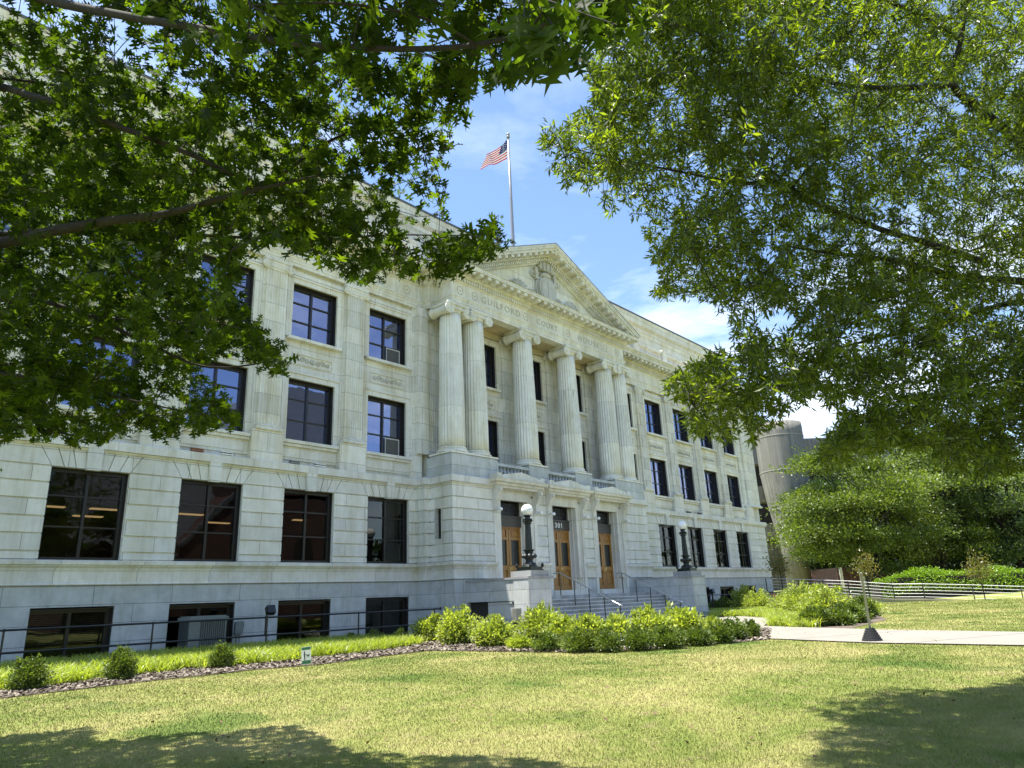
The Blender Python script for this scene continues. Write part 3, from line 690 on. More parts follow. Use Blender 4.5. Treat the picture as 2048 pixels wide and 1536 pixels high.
# --- roof balustrades and attic ------------------------------------------------
def balprof(r, h): return [(r*.75, 0), (r*.75, .06*h), (r*.45, .1*h), (r*.95, .3*h), (r, .38*h), (r*.8, .5*h), (r*.42, .72*h), (r*.38, .82*h), (r*.7, .88*h), (r*.75, h)]
for s in (-1, 1):
    ba = MB(); y = -.10
    a, b = s*8.9, s*(XE-.2); lo, hi = min(a, b), max(a, b)
    ba.box(lo, hi, y-.02, y+.42, 15.36, 15.74); ba.box(lo, hi, y-.03, y+.36, 16.42, 16.60)
    xs = [s*8.9]+[s*(w+2) for w in WX[:-1]]+[s*(XE-.5)]
    for x in xs: ba.box(x-.32, x+.32, y-.06, y+.42, 15.38, 16.62); ba.box(x-.36, x+.36, y-.1, y+.46, 16.62, 16.74)
    for i in range(len(xs)-1):
        p, q = sorted((xs[i], xs[i+1])); p += .45; q -= .45; n = int((q-p)/.24)
        for k in range(n+1): ba.lathe(balprof(.105, .68), (p+(q-p)*k/n, y+.16, 15.74), 8)
    ba.build('roof_balustrade', M['trim'], CH)
at_ = MB(); at_.box(-XE, XE, 3.0, 15, 15.3, 20.2)
AP = [(-XE, 15), (-XE, 3), (XE, 3), (XE, 15)]
at_.sweep(AP, [(-.2, 19.4), (.05, 19.4), (.06, 19.55), (.15, 19.7), (.16, 19.95), (.4, 20.1), (.42, 20.45), (.5, 20.75), (-.2, 20.75)])
at_.sweep(AP, [(-.2, 16.9), (.10, 16.9), (.10, 17.15), (.02, 17.25), (-.2, 17.25)])
fixn(at_.build('attic', M['upper'], CH))
rf = MB(); rf.box(-XE+.1, XE-.1, .4, 15.9, 15.1, 15.3); rf.sweep(AP, [(-.3, 20.752), (.52, 20.752), (.52, 20.90), (-.3, 20.92)]); rf.box(-XE+.3, XE-.3, 3.3, 15, 20.2, 20.8)
for s in (-1, 1): rak(rf, s, .0, 0, -.03, -.004, -2.60, 3.0, True)
fixn(rf.build('roof', M['roof'], CH))
bw_ = MB(); bw_.box(-XE, XE, 16.0, 16.4, -3, 15.3); bw_.build('rear_wall', M['upper'], CH)
# interior: floors, partition, ceiling lamps
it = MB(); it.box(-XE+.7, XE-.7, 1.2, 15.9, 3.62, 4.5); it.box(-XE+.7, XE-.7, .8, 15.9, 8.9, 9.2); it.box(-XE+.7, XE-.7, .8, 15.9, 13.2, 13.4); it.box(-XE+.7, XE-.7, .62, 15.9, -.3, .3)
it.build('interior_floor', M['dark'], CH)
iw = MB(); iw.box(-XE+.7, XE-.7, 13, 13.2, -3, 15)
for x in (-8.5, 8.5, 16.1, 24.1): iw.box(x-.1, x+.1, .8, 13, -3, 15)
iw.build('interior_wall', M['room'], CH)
cl = MB()
for u, v in ((96, 1013), (211, 1019), (176, 1033), (380, 1029), (436, 1046), (607, 1041)):
    x, y = on(u, v, 'z', 3.58)[:2]; cl.box(x-.62, x+.62, y-.14, y+.14, 3.56, 3.61)
cl.split('ceiling_lamp', M['ceil'], CH, lambda q: (round(q[0], 1), round(q[1], 1)))
# --- windows ------------------------------------------------------------------
def wmesh(hw, h, rows=(.30, .345, .355), bars=True, dep=.30, fr=.085, fwd=.2):
    f = MB(); y0, y1 = dep-.06, dep+.08
    for q in (-1, 1): f.box(*sorted((q*(hw-.003), q*(hw-.03))), y0-fwd, y0-.001, .002, h-.003)
    f.box(-hw+.03, hw-.03, y0-fwd, y0-.001, h-.03, h-.003)
    f.box(-hw, -hw+fr, y0, y1, 0, h); f.box(hw-fr-.05, hw, y0, y1, 0, h); f.box(-hw+fr, hw-fr-.05, y0, y1, 0, .09); f.box(-hw+fr, hw-fr-.05, y0, y1, h-fr-.04, h)
    f.box(-.055, .035, y0+.012, y1, .09, h-fr-.04)
    z = h-.02
    for r in rows[:-1]:
        z -= r*(h-.05)
        for a, b in ((-hw+fr, -.055), (.035, hw-fr-.05)): f.box(a, b, y0+.025, y1-.02, z-.025, z+.025)
    p = MB(); p.box(-hw+.04, hw-.04, dep+.028, dep+.03, .04, h-.04)
    return f.me('window', M['frame']), p
wU = wmesh(HU, 2.49); wM = wmesh(HU, 2.63); wG = wmesh(HG, 2.81, fwd=.09); wB = wmesh(HG, 1.9, (1.0,))
pU, pM_, pG, pB = (wU[1].me('pane', M['glass']), wM[1].me('pane', M['glass']), wG[1].me('pane', M['glass2']), wB[1].me('pane', M['glass2']))
bl = MB()
for i in range(34): bl.box(-1.02, 1.0, .42, .46, .1+i*.053, .1+i*.053+.03)
bl_me = bl.me('blind', plain('blind', (.62, .52, .34), .6, 0, .3))
cur = MB()
for q in (-1, 1):
    for k in range(6): cur.lathe([(.09, .1), (.09, 2.7)], (q*(.28+.12*k), .55, 0), 8)
cur_me = cur.me('curtain', plain('curtain', (.16, .09, .06), .9, 0, .3), True)
sillm = MB(); sillm.box(-HG-.06, HG+.06, -.03, .24, -.055, -.002); sill_me = sillm.me('sill', M['frame'])
def window(fm, pmesh, x, y, z, extra=()):
    o = put('window', fm, CH, (x, y, z)); link('pane', pmesh, o, True)
    for nm, mm in extra: link(nm, mm, o, True)
    return o
for x in ALLX:
    window(wU[0], pU, x, PY, 9.97, [('blind', bl_me)] if x in (14.1,) else []); window(wM[0], pM_, x, PY, 5.55)
    window(wG[0], pG, x, 0, .756, [('sill', sill_me)]+([('curtain', cur_me)] if x > 0 else []))
    if abs(abs(x)-10.1) < .1 or x < -9 or x > 9: window(wB[0], pB, x, 0, -2.58, [('blind', bl_me)] if x < -20 or x > 13 else [])
for d in DX:
    window(wU[0], pU, d, 0, 9.94); window(wM[0], pM_, d, 0, 5.55, [('blind', bl_me)])
sl_ = MB(); sl_.box(0, .02, -.23, .23, 0, 1.35); slm = sl_.me('window', M['frame'])
for s in (-1, 1): put('window', slm, CH, (s*7.9, -1.05, 1.77))
# --- doors ----------------------------------------------------------------------
YD = -1.50
def doormesh():
    w = MB(); T = 3.05
    for s in (-1, 1):   # two leaves
        a0, a1 = (.015, .90) if s > 0 else (-.90, -.015)
        st = .15
        def bx(p, q, z0, z1, y0=0, y1=.09): w.box(*sorted((s*p, s*q)), y0, y1, z0, z1)
        bx(.012, .012+st, 0, T); bx(.90-st, .90, 0, T)
        for z0, z1 in ((0, .24), (1.0, 1.22), (2.42, 2.56), (2.92, T)): bx(.012+st, .90-st, z0, z1)
        bx(.162, .75, .24, 1.0, .05, .08); bx(.23, .68, .33, .91, .03, .05); bx(.162, .75, 2.56, 2.92, .05, .08); bx(.24, .67, 2.63, 2.85, .03, .05)
    for k in range(12): w.box(-.86+k*.15, -.80+k*.15, -.04, 0, T-.10, T-.03)
    g = MB()
    for s in (-1, 1): g.box(*sorted((s*.17, s*.745)), .05, .06, 1.22, 2.42)
    return w, g
dw, dg_ = doormesh(); dwm = dw.me('door', M['wood']); dgm = dg_.me('pane', M['black'])
hd = MB()
for s in (-1, 1): hd.tube([(s*.075, -.01, .86), (s*.075, -.07, .92), (s*.06, -.08, 1.04), (s*.075, -.07, 1.16), (s*.075, -.01, 1.22)], .014, 6)
hdm = hd.me('handle', plain('brass', (.75, .5, .18), .25, 1, .05))
tr = MB(); tr.box(-.98, .98, -.02, .12, 3.05, 3.56); tr.box(-.98, .98, -.05, .12, 3.5, 3.58); trm = tr.me('transom_bar', M['transom'])
tg = MB(); tg.box(-.93, .93, .10, .12, 3.58, 4.25)
tgm = tg.me('transom_glass', M['black'])
gl = MB()
for k in range(11): gl.box(-.9+k*.18-.012, -.9+k*.18+.012, .03, .06, 3.6, 4.25)
for k in range(3): gl.box(-.93, .93, .028, .03, 3.72+k*.2, 3.74+k*.2)
for k in range(5): 
    P = [(-.74+k*.37+.12*math.cos(a), .025, 3.92+.12*math.sin(a)) for a in [2*math.pi*i/14 for i in range(15)]]; gl.tube(P, .012, 4)
glm = gl.me('transom_grille', M['frame'])
jm = MB()
for s in (-1, 1):   # jambs, stepped architrave
    def bx(p, q, y0, y1, z0, z1): jm.box(*sorted((s*p, s*q)), y0, y1, z0, z1)
    bx(.90, 1.0, YD-.0, -1.2, -.6, 3.65); bx(.95, 1.05, -1.72, YD+.1, -.6, 3.65); bx(1.05, 1.14, -1.80, -1.7, -.6, 3.72); bx(1.14, 1.24, -1.90, -1.7, -.6, 3.84); bx(1.24, 1.36, -1.98, -1.7, -.6, 3.96); bx(1.36, 1.56, -2.05, -1.7, -.85, 4.24)
    bx(.95, 1.36, -2.0, -1.7, -.85, -.6)
jm.box(-1.05, 1.05, -1.72, YD+.1, 3.65, 3.73); jm.box(-1.12, 1.12, -1.86, -1.7, 3.73, 3.78); jm.box(-1.24, 1.24, -1.98, -1.7, 3.78, 3.87); jm.box(-1.36, 1.36, -1.98, -1.7, 3.87, 3.97); jm.box(-1.36, 1.36, -2.0, -1.7, 3.97, 4.2)
jm.box(-1.3, 1.3, -2.16, -1.2, -.85, -.602)
jm_me = jm.me('door_surround', M['trim'])
hm = MB()
hm.sweep([(-1.60, -1.9), (-1.60, -2.30), (1.60, -2.30), (1.60, -1.9)], [(-.2, 4.16), (.03, 4.16), (.06, 4.24), (.15, 4.28), (.16, 4.38), (.30, 4.42), (.32, 4.50), (.36, 4.56), (-.2, 4.6)])
hm.prism([(-1.75, 4.58), (1.75, 4.58), (1.75, 4.82), (1.42, 4.82), (1.42, 4.74), (0, 4.98), (-1.42, 4.74), (-1.42, 4.82), (-1.75, 4.82)], -2.52, -2.0)
for k in range(-6, 7): hm.box(k*.16-.05, k*.16+.05, -2.03, -2.0, 4.03, 4.13)
hm_me = fixn(link('tmp', hm.me('door_hood', M['trim']))); bpy.data.objects.remove(hm_me); hm_me = bpy.data.meshes['door_hood']
kms = []
for s in (-1, 1):
    km = MB(); P = []   # S-shaped console side profile (y,z)
    pr = [(-2.0, 4.17), (-2.42, 4.17), (-2.46, 4.05), (-2.42, 3.9), (-2.30, 3.7), (-2.2, 3.5), (-2.17, 3.35), (-2.19, 3.22), (-2.16, 3.12), (-2.0, 3.08)]
    km.prism(pr, *sorted((s*1.38, s*1.60)), 'x')
    km.lathe([(.09, -.14), (.09, .14)], (s*1.49, -2.37, 4.06), 12, 'y')
    kme = km.me('console', M['trim']); ko = fixn(link('tmp', kme)); bpy.data.objects.remove(ko); kms.append(kme)
lm_ = MB(); lb_ = MB()
for s in (-1, 1): lm_.sphere((s*1.47, -2.42, 3.12), .085, 14); lb_.box(*sorted((s*1.43, s*1.51)), -2.36, -2.1, 3.08, 3.17)
lm_me, lb_me = lm_.me('globe', M['globe'], True), lb_.me('wall_lamp', M['trim'])
for d in DX:
    o = put('door', dwm, CH, (d, YD, -.6)); link('pane', dgm, o, True); link('handle', hdm, o, True)
    put('transom_bar', trm, CH, (d, YD, -.6)); t_ = put('transom_glass', tgm, CH, (d, YD, -.6)); link('grille', glm, t_, True)
    j = put('door_surround', jm_me, CH, (d, 0, 0)); put('door_hood', hm_me, CH, (d, 0, 0)); [put('console', q_, CH, (d, 0, 0)) for q_ in kms]
    w = put('wall_lamp', lb_me, CH, (d, 0, 0)); link('globe', lm_me, w, True)
text('301', .36, -.30, .27, 2.58, YD-.03, M['white'], 'house_number', .01, CH, .004)
dk = MB(); dk.box(-BX+.7, BX-.7, -1.14, -.9, -.8, 4.1); dk.build('vestibule_wall', M['dark'], CH)
# --- loggia balustrades ---------------------------------------------------------
for a, b in ((-5.05, -2.72), (-1.2, 1.2), (2.72, 5.05)):
    ba = MB(); ba.box(a, b, -1.98, -1.62, 4.70, 4.86); ba.box(a, b, -1.96, -1.64, 5.28, 5.42); n = 9
    bo = ba.build('loggia_balustrade', M['granite'], CH)
    for k in range(n): bb = MB(); bb.lathe(balprof(.095, .42), (a+(b-a)*(k+.5)/n, -1.8, 4.86), 10); bb.build('baluster', M['granite'], bo)
# ================================================================ STEPS
ST = thing('entrance_steps', (0, -5, GZ), 'wide grey granite entrance stairs between two stone side walls below the doors', 'stairs')
ld = MB(); ld.box(-6.1, 6.1, -3.55, BD+.0, -2.4, -.85); ld.build('landing', M['steps'], ST)
for k in range(9):
    z = -.85-.161*(k+1); y1 = -3.55-.335*k; y0 = y1-.335; w = 6.1
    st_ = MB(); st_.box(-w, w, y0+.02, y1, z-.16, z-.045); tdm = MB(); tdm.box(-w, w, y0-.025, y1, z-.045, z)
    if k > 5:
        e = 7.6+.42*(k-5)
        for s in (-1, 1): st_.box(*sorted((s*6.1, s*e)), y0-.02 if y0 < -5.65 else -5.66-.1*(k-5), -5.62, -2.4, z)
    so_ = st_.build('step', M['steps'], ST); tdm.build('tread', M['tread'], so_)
for s in (-1, 1):
    ck = MB(); x0, x1 = sorted((s*6.1, s*7.4))
    if s < 0:
        wallgrid(ck, -5.6, BD, -3, -.16, [(-3.3, -2.05, -3, -1.0)], x0, x0+.3, 'y'); ck.box(x0+.3, x1, -5.6, BD, -3, -.16)
    else: ck.box(x0, x1, -5.6, BD, -3, -.16)
    ck.box(x0-(.14 if s < 0 else .004), x1+(.14 if s > 0 else .004), -5.72, -4.9, -3, -.17)
    ck.build('side_wall', M['granite'], ST)
    if s < 0: ho = MB(); ho.box(x0+.20, x0+.295, -3.29, -2.06, -2.9, -1.01); ho.build('opening_shade', M['dark'], ST)  # dark plate inside the basement opening, standing in for its shade
    cpn = MB(); cpn.box(x0-.04, x1+.04, -5.64, BD, -.16, -.08); cpn.box(x0-.16, x1+.16, -5.75, -4.87, -.165, -.075)
    cpn.box(s*6.72-.58, s*6.72+.58, -5.66, -4.55, -.075, .16)
    cpn.build('coping', M['steps'], ST)
# ================================================================ LAMPS
def lamp(x, y, label):
    t = thing('lamp_post', (x, y, .16), label, 'lamp post', 'cast iron globe lamps on the stair walls')
    b = MB(); Z = .16
    b.box(-.42, .42, -.42, .42, Z, Z+.05); b.box(-.38, .38, -.38, .38, Z+.05, Z+.16)
    for sx in (-1, 1):
        for sy in (-1, 1): b.sphere((sx*.38, sy*.38, Z+.22), .07, 8, 1.4)
    b.lathe([(.34, Z+.16), (.30, Z+.24), (.18, Z+.32), (.15, Z+.42), (.19, Z+.50), (.22, Z+.58), (.16, Z+.62)], (0, 0, 0), 20)
    for k in range(8): a = math.pi*k/4; b.sphere((.24*math.cos(a), .24*math.sin(a), Z+.60), .095, 10); b.sphere((.22*math.cos(a+.4), .22*math.sin(a+.4), Z+.28), .06, 8)
    b.lathe([(.18, Z+.62), (.16, Z+.72), (.19, Z+.80), (.24, Z+.84), (.24, Z+.87), (.16, Z+.88)], (0, 0, 0), 20)
    b.build('base', M['iron'], t, False, True)
    p = MB(); p.lathe([(.15, Z+.88), (.145, Z+1.3), (.125, Z+1.75), (.12, Z+1.92)], (0, 0, 0), 96, 'z', lambda k: 1-.12*abs(math.sin(math.pi*12*k)))
    p.lathe([(.13, Z+1.92), (.17, Z+1.94), (.17, Z+1.98), (.13, Z+2.0), (.15, Z+2.08), (.20, Z+2.12), (.20, Z+2.15), (.12, Z+2.17), (.11, Z+2.22), (.16, Z+2.27), (.16, Z+2.3), (.1, Z+2.31)], (0, 0, 0), 20)
    for k in range(6): a = math.pi*k/3; p.sphere((.17*math.cos(a), .17*math.sin(a), Z+2.06), .05, 8)
    p.build('column', M['iron'], t, False, True)
    g = MB(); g.sphere((0, 0, Z+2.52), .255, 32); g.build('globe', M['globe'], t, True, True)
    for o in KIDS[t.name]: o.location = (0, 0, -Z)
    return t
lamp(-6.72, -5.12, 'globe lamp on the stair wall in front of the left wooden door'); lamp(6.72, -5.12, 'globe lamp on the stair wall in front of the right wing windows')
# ================================================================ HANDRAILS
for x, lb in ((-2.65, 'steel handrail on black posts between the left and centre doors'), (2.65, 'steel handrail on black posts in front of the right door')):
    t = thing('handrail', (x, -5, GZ), lb, 'handrail', 'handrails on the entrance stairs')
    A = np.array([x, -3.5, .17]); B = np.array([x, -6.75, -1.37])
    r_ = MB(); r_.tube([A+np.array([0, .35, 0]), A, B, B+np.array([0, -.12, -.02])], .030, 8); r_.build('rail', M['steel'], t, True)
    for k in range(5):
        p = A+(B-A)*(k/4); sz = -.85-.161*max(0, math.ceil((-3.55-p[1])/.335)); sz = min(sz, -.85)
        q = MB(); q.box(x-.016, x+.016, p[1]-.016, p[1]+.016, max(sz, GZ)-.02, p[2]-.01); q.build('post', M['black'], t)
# ================================================================ GROUND
def polar_ground():
    V = []; Fc = []
    rs = np.concatenate([[0.0], np.linspace(.8, 16, 40), np.geomspace(17, 1500, 40)]); n = 96
    for r_ in rs:
        for k in range(n):
            a = 2*math.pi*k/n; x, y = CAM[0]+r_*math.cos(a), CAM[1]+r_*math.sin(a); V.append((x, y, float(gz(x, y))))
    V = np.array(V); F_ = []
    for i in range(len(rs)-1):
        for k in range(n): j = (k+1) % n; F_.append((i*n+k, (i+1)*n+k, (i+1)*n+j, i*n+j))
    return V, np.array(F_)
V_, F_ = polar_ground(); tag(link('lawn', mesh('lawn', V_, F_, M['lawn'])), kind='structure')
def flat(name, P, z, mat, kind='structure', thick=.0):
    import bmesh
    bm = bmesh.new(); vs = [bm.verts.new((p[0], p[1], z)) for p in P]; bm.faces.new(vs)
    bmesh.ops.triangulate(bm, faces=bm.faces); bmesh.ops.recalc_face_normals(bm, faces=bm.faces)
    me = bpy.data.meshes.new(name); bm.to_mesh(me); bm.free()
    if me.polygons[0].normal.z < 0: me.flip_normals()
    me.materials.append(mat); return tag(link(name, me), kind=kind)
def gp(P): return [tuple(ground(u, v)[:2]) for u, v in P]
PATHPX = [(2700, 1303), (2300, 1298), (2048, 1293), (1740, 1287.5), (1540, 1279), (1480, 1277)]
path = gp(PATHPX)+[(-8.5, -13.2), (-8.8, -9.2), (-8.6, -6.3), (8.6, -6.3), (10.6, -8.3)]+gp([(1528, 1253.5), (1760, 1261), (2048, 1266), (2300, 1270), (2700, 1276)])
flat('walkway', path, GZ+.03, M['path'])
# mulch beds
edgeL = [(-120, 1412), (0, 1398), (120, 1384), (300, 1363), (437, 1349), (500, 1341), (640, 1330), (760, 1314), (860, 1302), (1000, 1304), (1150, 1306), (1300, 1299), (1450, 1288), (1540, 1279.5)]
bedL = [(-34, -.0), (-34, -9)]+gp(edgeL)+[(-8.4, -13.0), (-8.7, -9.2), (-8.5, -6.2), (-7.45, -.0)]
flat('mulch_bed', bedL, GZ+.015, M['mulch'])
bedRpx = [(1532, 1252.5), (1620, 1257), (1700, 1258), (1760, 1243), (1775, 1240), (1750, 1228), (1745, 1215), (1700, 1207), (1560, 1206)]
bedR = [(7.5, -.0), (8.3, -6.3), (10.6, -8.2)]+gp(bedRpx)+[(30.6, 0)]
flat('planting_bed', bedR, GZ+.011, M['mulch'])
# bark chips
def chips(P, n, seed, name):
    r = np.random.default_rng(seed); A = np.array(P); lo, hi = A.min(0), A.max(0); pts = []
    while len(pts) < n:
        q = r.uniform(lo, hi, (n*3, 2)); q = q[inpoly(q[:, 0], q[:, 1], P)]; pts += q.tolist()
    p = np.array(pts[:n]); m = len(p); d = np.hypot(p[:, 0]-CAM[0], p[:, 1]-CAM[1])
    s = r.uniform(.02, .055, m)*np.clip(d/18, .8, 1.6); a = r.uniform(0, 6.28, m); t = r.uniform(-.5, .5, (m, 2))
    ex = np.stack([np.cos(a), np.sin(a), t[:, 0]], 1)*s[:, None]; ey = np.stack([-np.sin(a), np.cos(a), t[:, 1]], 1)*(s*.45)[:, None]
    c = np.stack([p[:, 0], p[:, 1], np.full(m, GZ+.03)+r.uniform(0, .02, m)], 1)
    V = np.stack([c-ex-ey, c+ex-ey, c+ex+ey, c-ex+ey], 1).reshape(-1, 3); F_ = np.arange(m*4).reshape(m, 4)
    tag(link(name, mesh(name, V, F_, M['chip'])), 'coarse brown bark chips covering the planting bed beside the lawn', None, None, 'stuff')
strip = gp(edgeL)+gp([(u, v-22) for u, v in edgeL[::-1]])
chips(strip, 26000, 3, 'bark_chips')
# ================================================================ BLADES
def blades(name, pts, h, w, mat, lean=.35, seed=1, nseg=1, per=1, label=None, spread=.0):
    r = np.random.default_rng(seed); p = np.repeat(pts, per, 0); m = len(p); h = np.repeat(h, per)*r.uniform(.6, 1.15, m); w = np.repeat(w, per)
    p = p+np.concatenate([r.normal(0, 1, (m, 2))*spread, np.zeros((m, 1))], 1)
    a = r.uniform(0, 6.28, m); b = r.uniform(0, 6.28, m); ln = r.uniform(.1, 1, m)*lean
    side = np.stack([np.cos(a), np.sin(a), np.zeros(m)], 1)*w[:, None]; dr = np.stack([np.cos(b)*ln, np.sin(b)*ln, np.sqrt(1-np.minimum(ln, .95)**2)], 1)
    if nseg == 1:
        V = np.stack([p-side, p+side, p+dr*h[:, None]], 1).reshape(-1, 3); F_ = np.arange(m*3).reshape(m, 3)
    else:
        dr2 = np.stack([np.cos(b)*ln*2.6, np.sin(b)*ln*2.6, np.sqrt(1-np.minimum(ln, .95)**2)*.55], 1)
        q = p+dr*(h*.6)[:, None]; t = q+dr2*(h*.5)[:, None]
        V = np.stack([p-side*.8, p+side*.8, q+side, q-side, t], 1).reshape(-1, 3); i = np.arange(m)*5
        F_ = np.concatenate([np.stack([i, i+1, i+2], 1), np.stack([i, i+2, i+3], 1), np.stack([i+3, i+2, i+4], 1)])
    return tag(link(name, mesh(name, V, F_, mat)), label, None, None, 'stuff')
n = 900000; r_ = np.random.default_rng(11)
dd = 5.0*(62/5.0)**(r_.uniform(0, 1, n)); aa = YAW+r_.uniform(-.85, .85, n)
gx, gy = CAM[0]+dd*np.sin(aa), CAM[1]+dd*np.cos(aa)
ok = ~inpoly(gx, gy, bedL) & ~inpoly(gx, gy, path) & ~inpoly(gx, gy, bedR)
uu, vv, zz_ = to_px(np.stack([gx, gy, gz(gx, gy)], 1)); ok &= (uu > -500) & (uu < 2700) & (vv < 1650) & (zz_ > 0)
gx, gy, dd = gx[ok], gy[ok], dd[ok]
blades('grass', np.stack([gx, gy, gz(gx, gy)-.005], 1), .030+.012*np.clip((9-dd)/4, 0, 1)+.0006*dd, .0027*(dd/6)**.9, M['blade'], .75, 5, label='short dry patchy lawn grass in front of the courthouse')
def inpolypts(P, n, seed):
    r = np.random.default_rng(seed); A = np.array(P); lo, hi = A.min(0), A.max(0); out = np.zeros((0, 2))
    while len(out) < n:
        q = r.uniform(lo, hi, (n*2, 2)); out = np.concatenate([out, q[inpoly(q[:, 0], q[:, 1], P)]])
    return out[:n]
# liriope ground cover, left bed
lirL = gp([(-120, 1398), (0, 1385), (120, 1372), (230, 1356), (437, 1336), (560, 1326), (640, 1316), (760, 1303), (855, 1288)])
lirL = lirL+[(-13.2, -4.6), (-12.2, -1.0), (-33.8, -1.0)]
p = inpolypts(lirL, 4200, 21); keep = rng.uniform(0, 1, len(p)) < 1; p = p[keep]
blades('ground_cover', np.c_[p, np.full(len(p), GZ)], np.full(len(p), .42), np.full(len(p), .0125), M['liriope'], .95, 22, 2, 14, 'yellow green grassy ground cover between the lawn edge and the building', .07)
lirR = gp([(1478, 1233), (1420, 1237), (1425, 1228), (1560, 1222), (1600, 1232), (1640, 1240), (1650, 1250), (1625, 1256.5), (1535, 1252), (1552, 1246), (1550, 1240), (1530, 1236)])
p = inpolypts(lirR, 2600, 23)
blades('ground_cover', np.c_[p, np.full(len(p), GZ)], np.full(len(p), .42), np.full(len(p), .016), M['liriope'], .85, 24, 2, 14, 'yellow green grassy ground cover beside the walkway right of the stairs', .10)
p = inpolypts([(7.7, -.5), (8.6, -5.8), (14, -5.5), (16, -2.5), (15, -.5)], 500, 25)
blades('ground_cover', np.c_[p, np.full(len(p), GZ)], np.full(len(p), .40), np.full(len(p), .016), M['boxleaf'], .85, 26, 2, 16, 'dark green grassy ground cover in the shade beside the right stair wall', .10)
# ================================================================ LEAVES (numpy)
def randrot(r, m, up=.0):
    n = r.normal(0, 1, (m, 3)); n[:, 2] += up; n /= np.linalg.norm(n, axis=1)[:, None]
    a = r.normal(0, 1, (m, 3)); a -= n*(a*n).sum(1)[:, None]; a /= np.linalg.norm(a, axis=1)[:, None]
    return a, np.cross(n, a), n
def leaves(c, size, proto_v, proto_f, ax, ay, az):
    """c (m,3), size (m,), local axes: y along the leaf"""
    pv = np.asarray(proto_v, float); m = len(c); k = len(pv)
    V = c[:, None, :]+size[:, None, None]*(pv[None, :, 0, None]*ax[:, None, :]+pv[None, :, 1, None]*ay[:, None, :]+pv[None, :, 2, None]*az[:, None, :])
    F_ = np.asarray(proto_f)[None, :, :]+(np.arange(m)*k)[:, None, None]
    return V.reshape(-1, 3), F_.reshape(-1, 3)
QUADL = ([(0, 0, 0), (.26, .42, .06), (0, .5, 0), (-.26, .42, .06), (0, 1, -.05)], [(0, 1, 2), (0, 2, 3), (1, 4, 2), (2, 4, 3)])
SIMPL = ([(0, 0, 0), (.3, .5, .05), (0, 1, 0), (-.3, .5, .05)], [(0, 1, 2), (0, 2, 3)])
def blobleaves(seed, centre, rad, nclump, per, size, flat_=.0, proto=SIMPL, shell=.6, lump=.25, fl=.35):
    """leaf mass: uneven clumps through an ellipsoid"""
    r = np.random.default_rng(seed); d = r.normal(0, 1, (nclump, 3)); d /= np.linalg.norm(d, axis=1)[:, None]
    d[:, 2] = np.where(d[:, 2] < -fl, -d[:, 2]*.5, d[:, 2])
    rr = (shell+(1-shell)*r.uniform(0, 1, nclump))*(1+r.normal(0, lump*.5, nclump)); c = np.asarray(centre)+d*rr[:, None]*np.asarray(rad)
    k = np.repeat(np.arange(nclump), per); m = len(k)
    q = c[k]+r.normal(0, 1, (m, 3))*np.asarray(rad)*lump*.55
    ax, ay, az = randrot(r, m, .6); s = size*r.uniform(.6, 1.3, m)
    # leaves point outward
    o = (q-np.asarray(centre))/np.asarray(rad); ay = ay+o*1.0+np.array([0, 0, flat_]); ay /= np.linalg.norm(ay, axis=1)[:, None]
    ax = np.cross(ay, az); ax /= np.linalg.norm(ax, axis=1)[:, None]+1e-9; az = np.cross(ax, ay)
    return leaves(q, s, proto[0], proto[1], ax, ay, az)
def shrub(name, x, y, w, h, label, cat='shrub', mat='shrubleaf', seed=0, n=1500, size=.06, group=None, stems=6, z=GZ, flat_=.4, depth=None, lump=.3):
    t = thing(name, (x, y, z), label, cat, group); dp = depth or w
    V, F_ = blobleaves(seed, (x, y, z+h*.42), (w/2, dp/2, h*.46), max(10, n//22), 22, size, flat_, QUADL if size > .05 else SIMPL, .35, lump, .9)
    rs_ = np.random.default_rng(seed+5000); ns = max(3, int(n/1100)); 
    for k in range(ns):
        a = rs_.uniform(0, 6.28); q = rs_.uniform(0, .75); cc_ = (x+q*w/2*math.cos(a), y+q*dp/2*math.sin(a), z+h*rs_.uniform(.78, 1.0))
        V2, F2 = blobleaves(seed*31+k, cc_, (w*.09, w*.09, h*.16), 6, 12, size*1.1, .9, QUADL if size > .05 else SIMPL, .2, .5, .9); F_ = np.concatenate([F_, F2+len(V)]); V = np.concatenate([V, V2])
    V[:, 2] = np.maximum(V[:, 2], z+.02)
    link('foliage', mesh('foliage', V, F_, M[mat]), t)
    b = MB(); r = random.Random(seed)
    for k in range(stems):
        a = r.uniform(0, 6.28); q = r.uniform(.2, .8)
        b.tube([(x, y, z), (x+.2*w*q*math.cos(a), y+.2*dp*q*math.sin(a), z+h*.45), (x+.4*w*q*math.cos(a), y+.4*dp*q*math.sin(a), z+h*.85)], [.015, .010, .004], 5)
    b.build('stem', M['bark'], t); return t
# left row of clipped boxwoods in the mulch: (px u, v of base, width px, height px)
def pxshrub(name, u, v, wpx, hpx, label, **kw):
    p = ground(u, v); D = float((p-CAM) @ FWD); s = D/F_PX; w, h = wpx*s, hpx*s*kw.pop('hs', .95)
    p = p+np.array([.66, .75, 0])*0 + _f*np.array([1, 1, 0])*w*.35
    kw.setdefault('n', int(900+1500*min(1.5, w*h))); return shrub(name, p[0], p[1], w, h, label, **kw)
pxshrub('boxwood_shrub', 40, 1384, 64, 64, 'round dark boxwood at the far left end of the mulch bed', mat='boxleaf', seed=1, n=8000, size=.045, group='round boxwoods along the mulch edge')
pxshrub('boxwood_shrub', 229, 1364, 52, 62, 'round dark boxwood second from the left, below the first blind window', mat='boxleaf', seed=2, n=8000, size=.045, group='round boxwoods along the mulch edge')
pxshrub('boxwood_shrub', 437, 1339, 44, 47, 'round dark boxwood in front of the grey air conditioning unit', mat='boxleaf', seed=3, n=7000, size=.045, group='round boxwoods along the mulch edge')
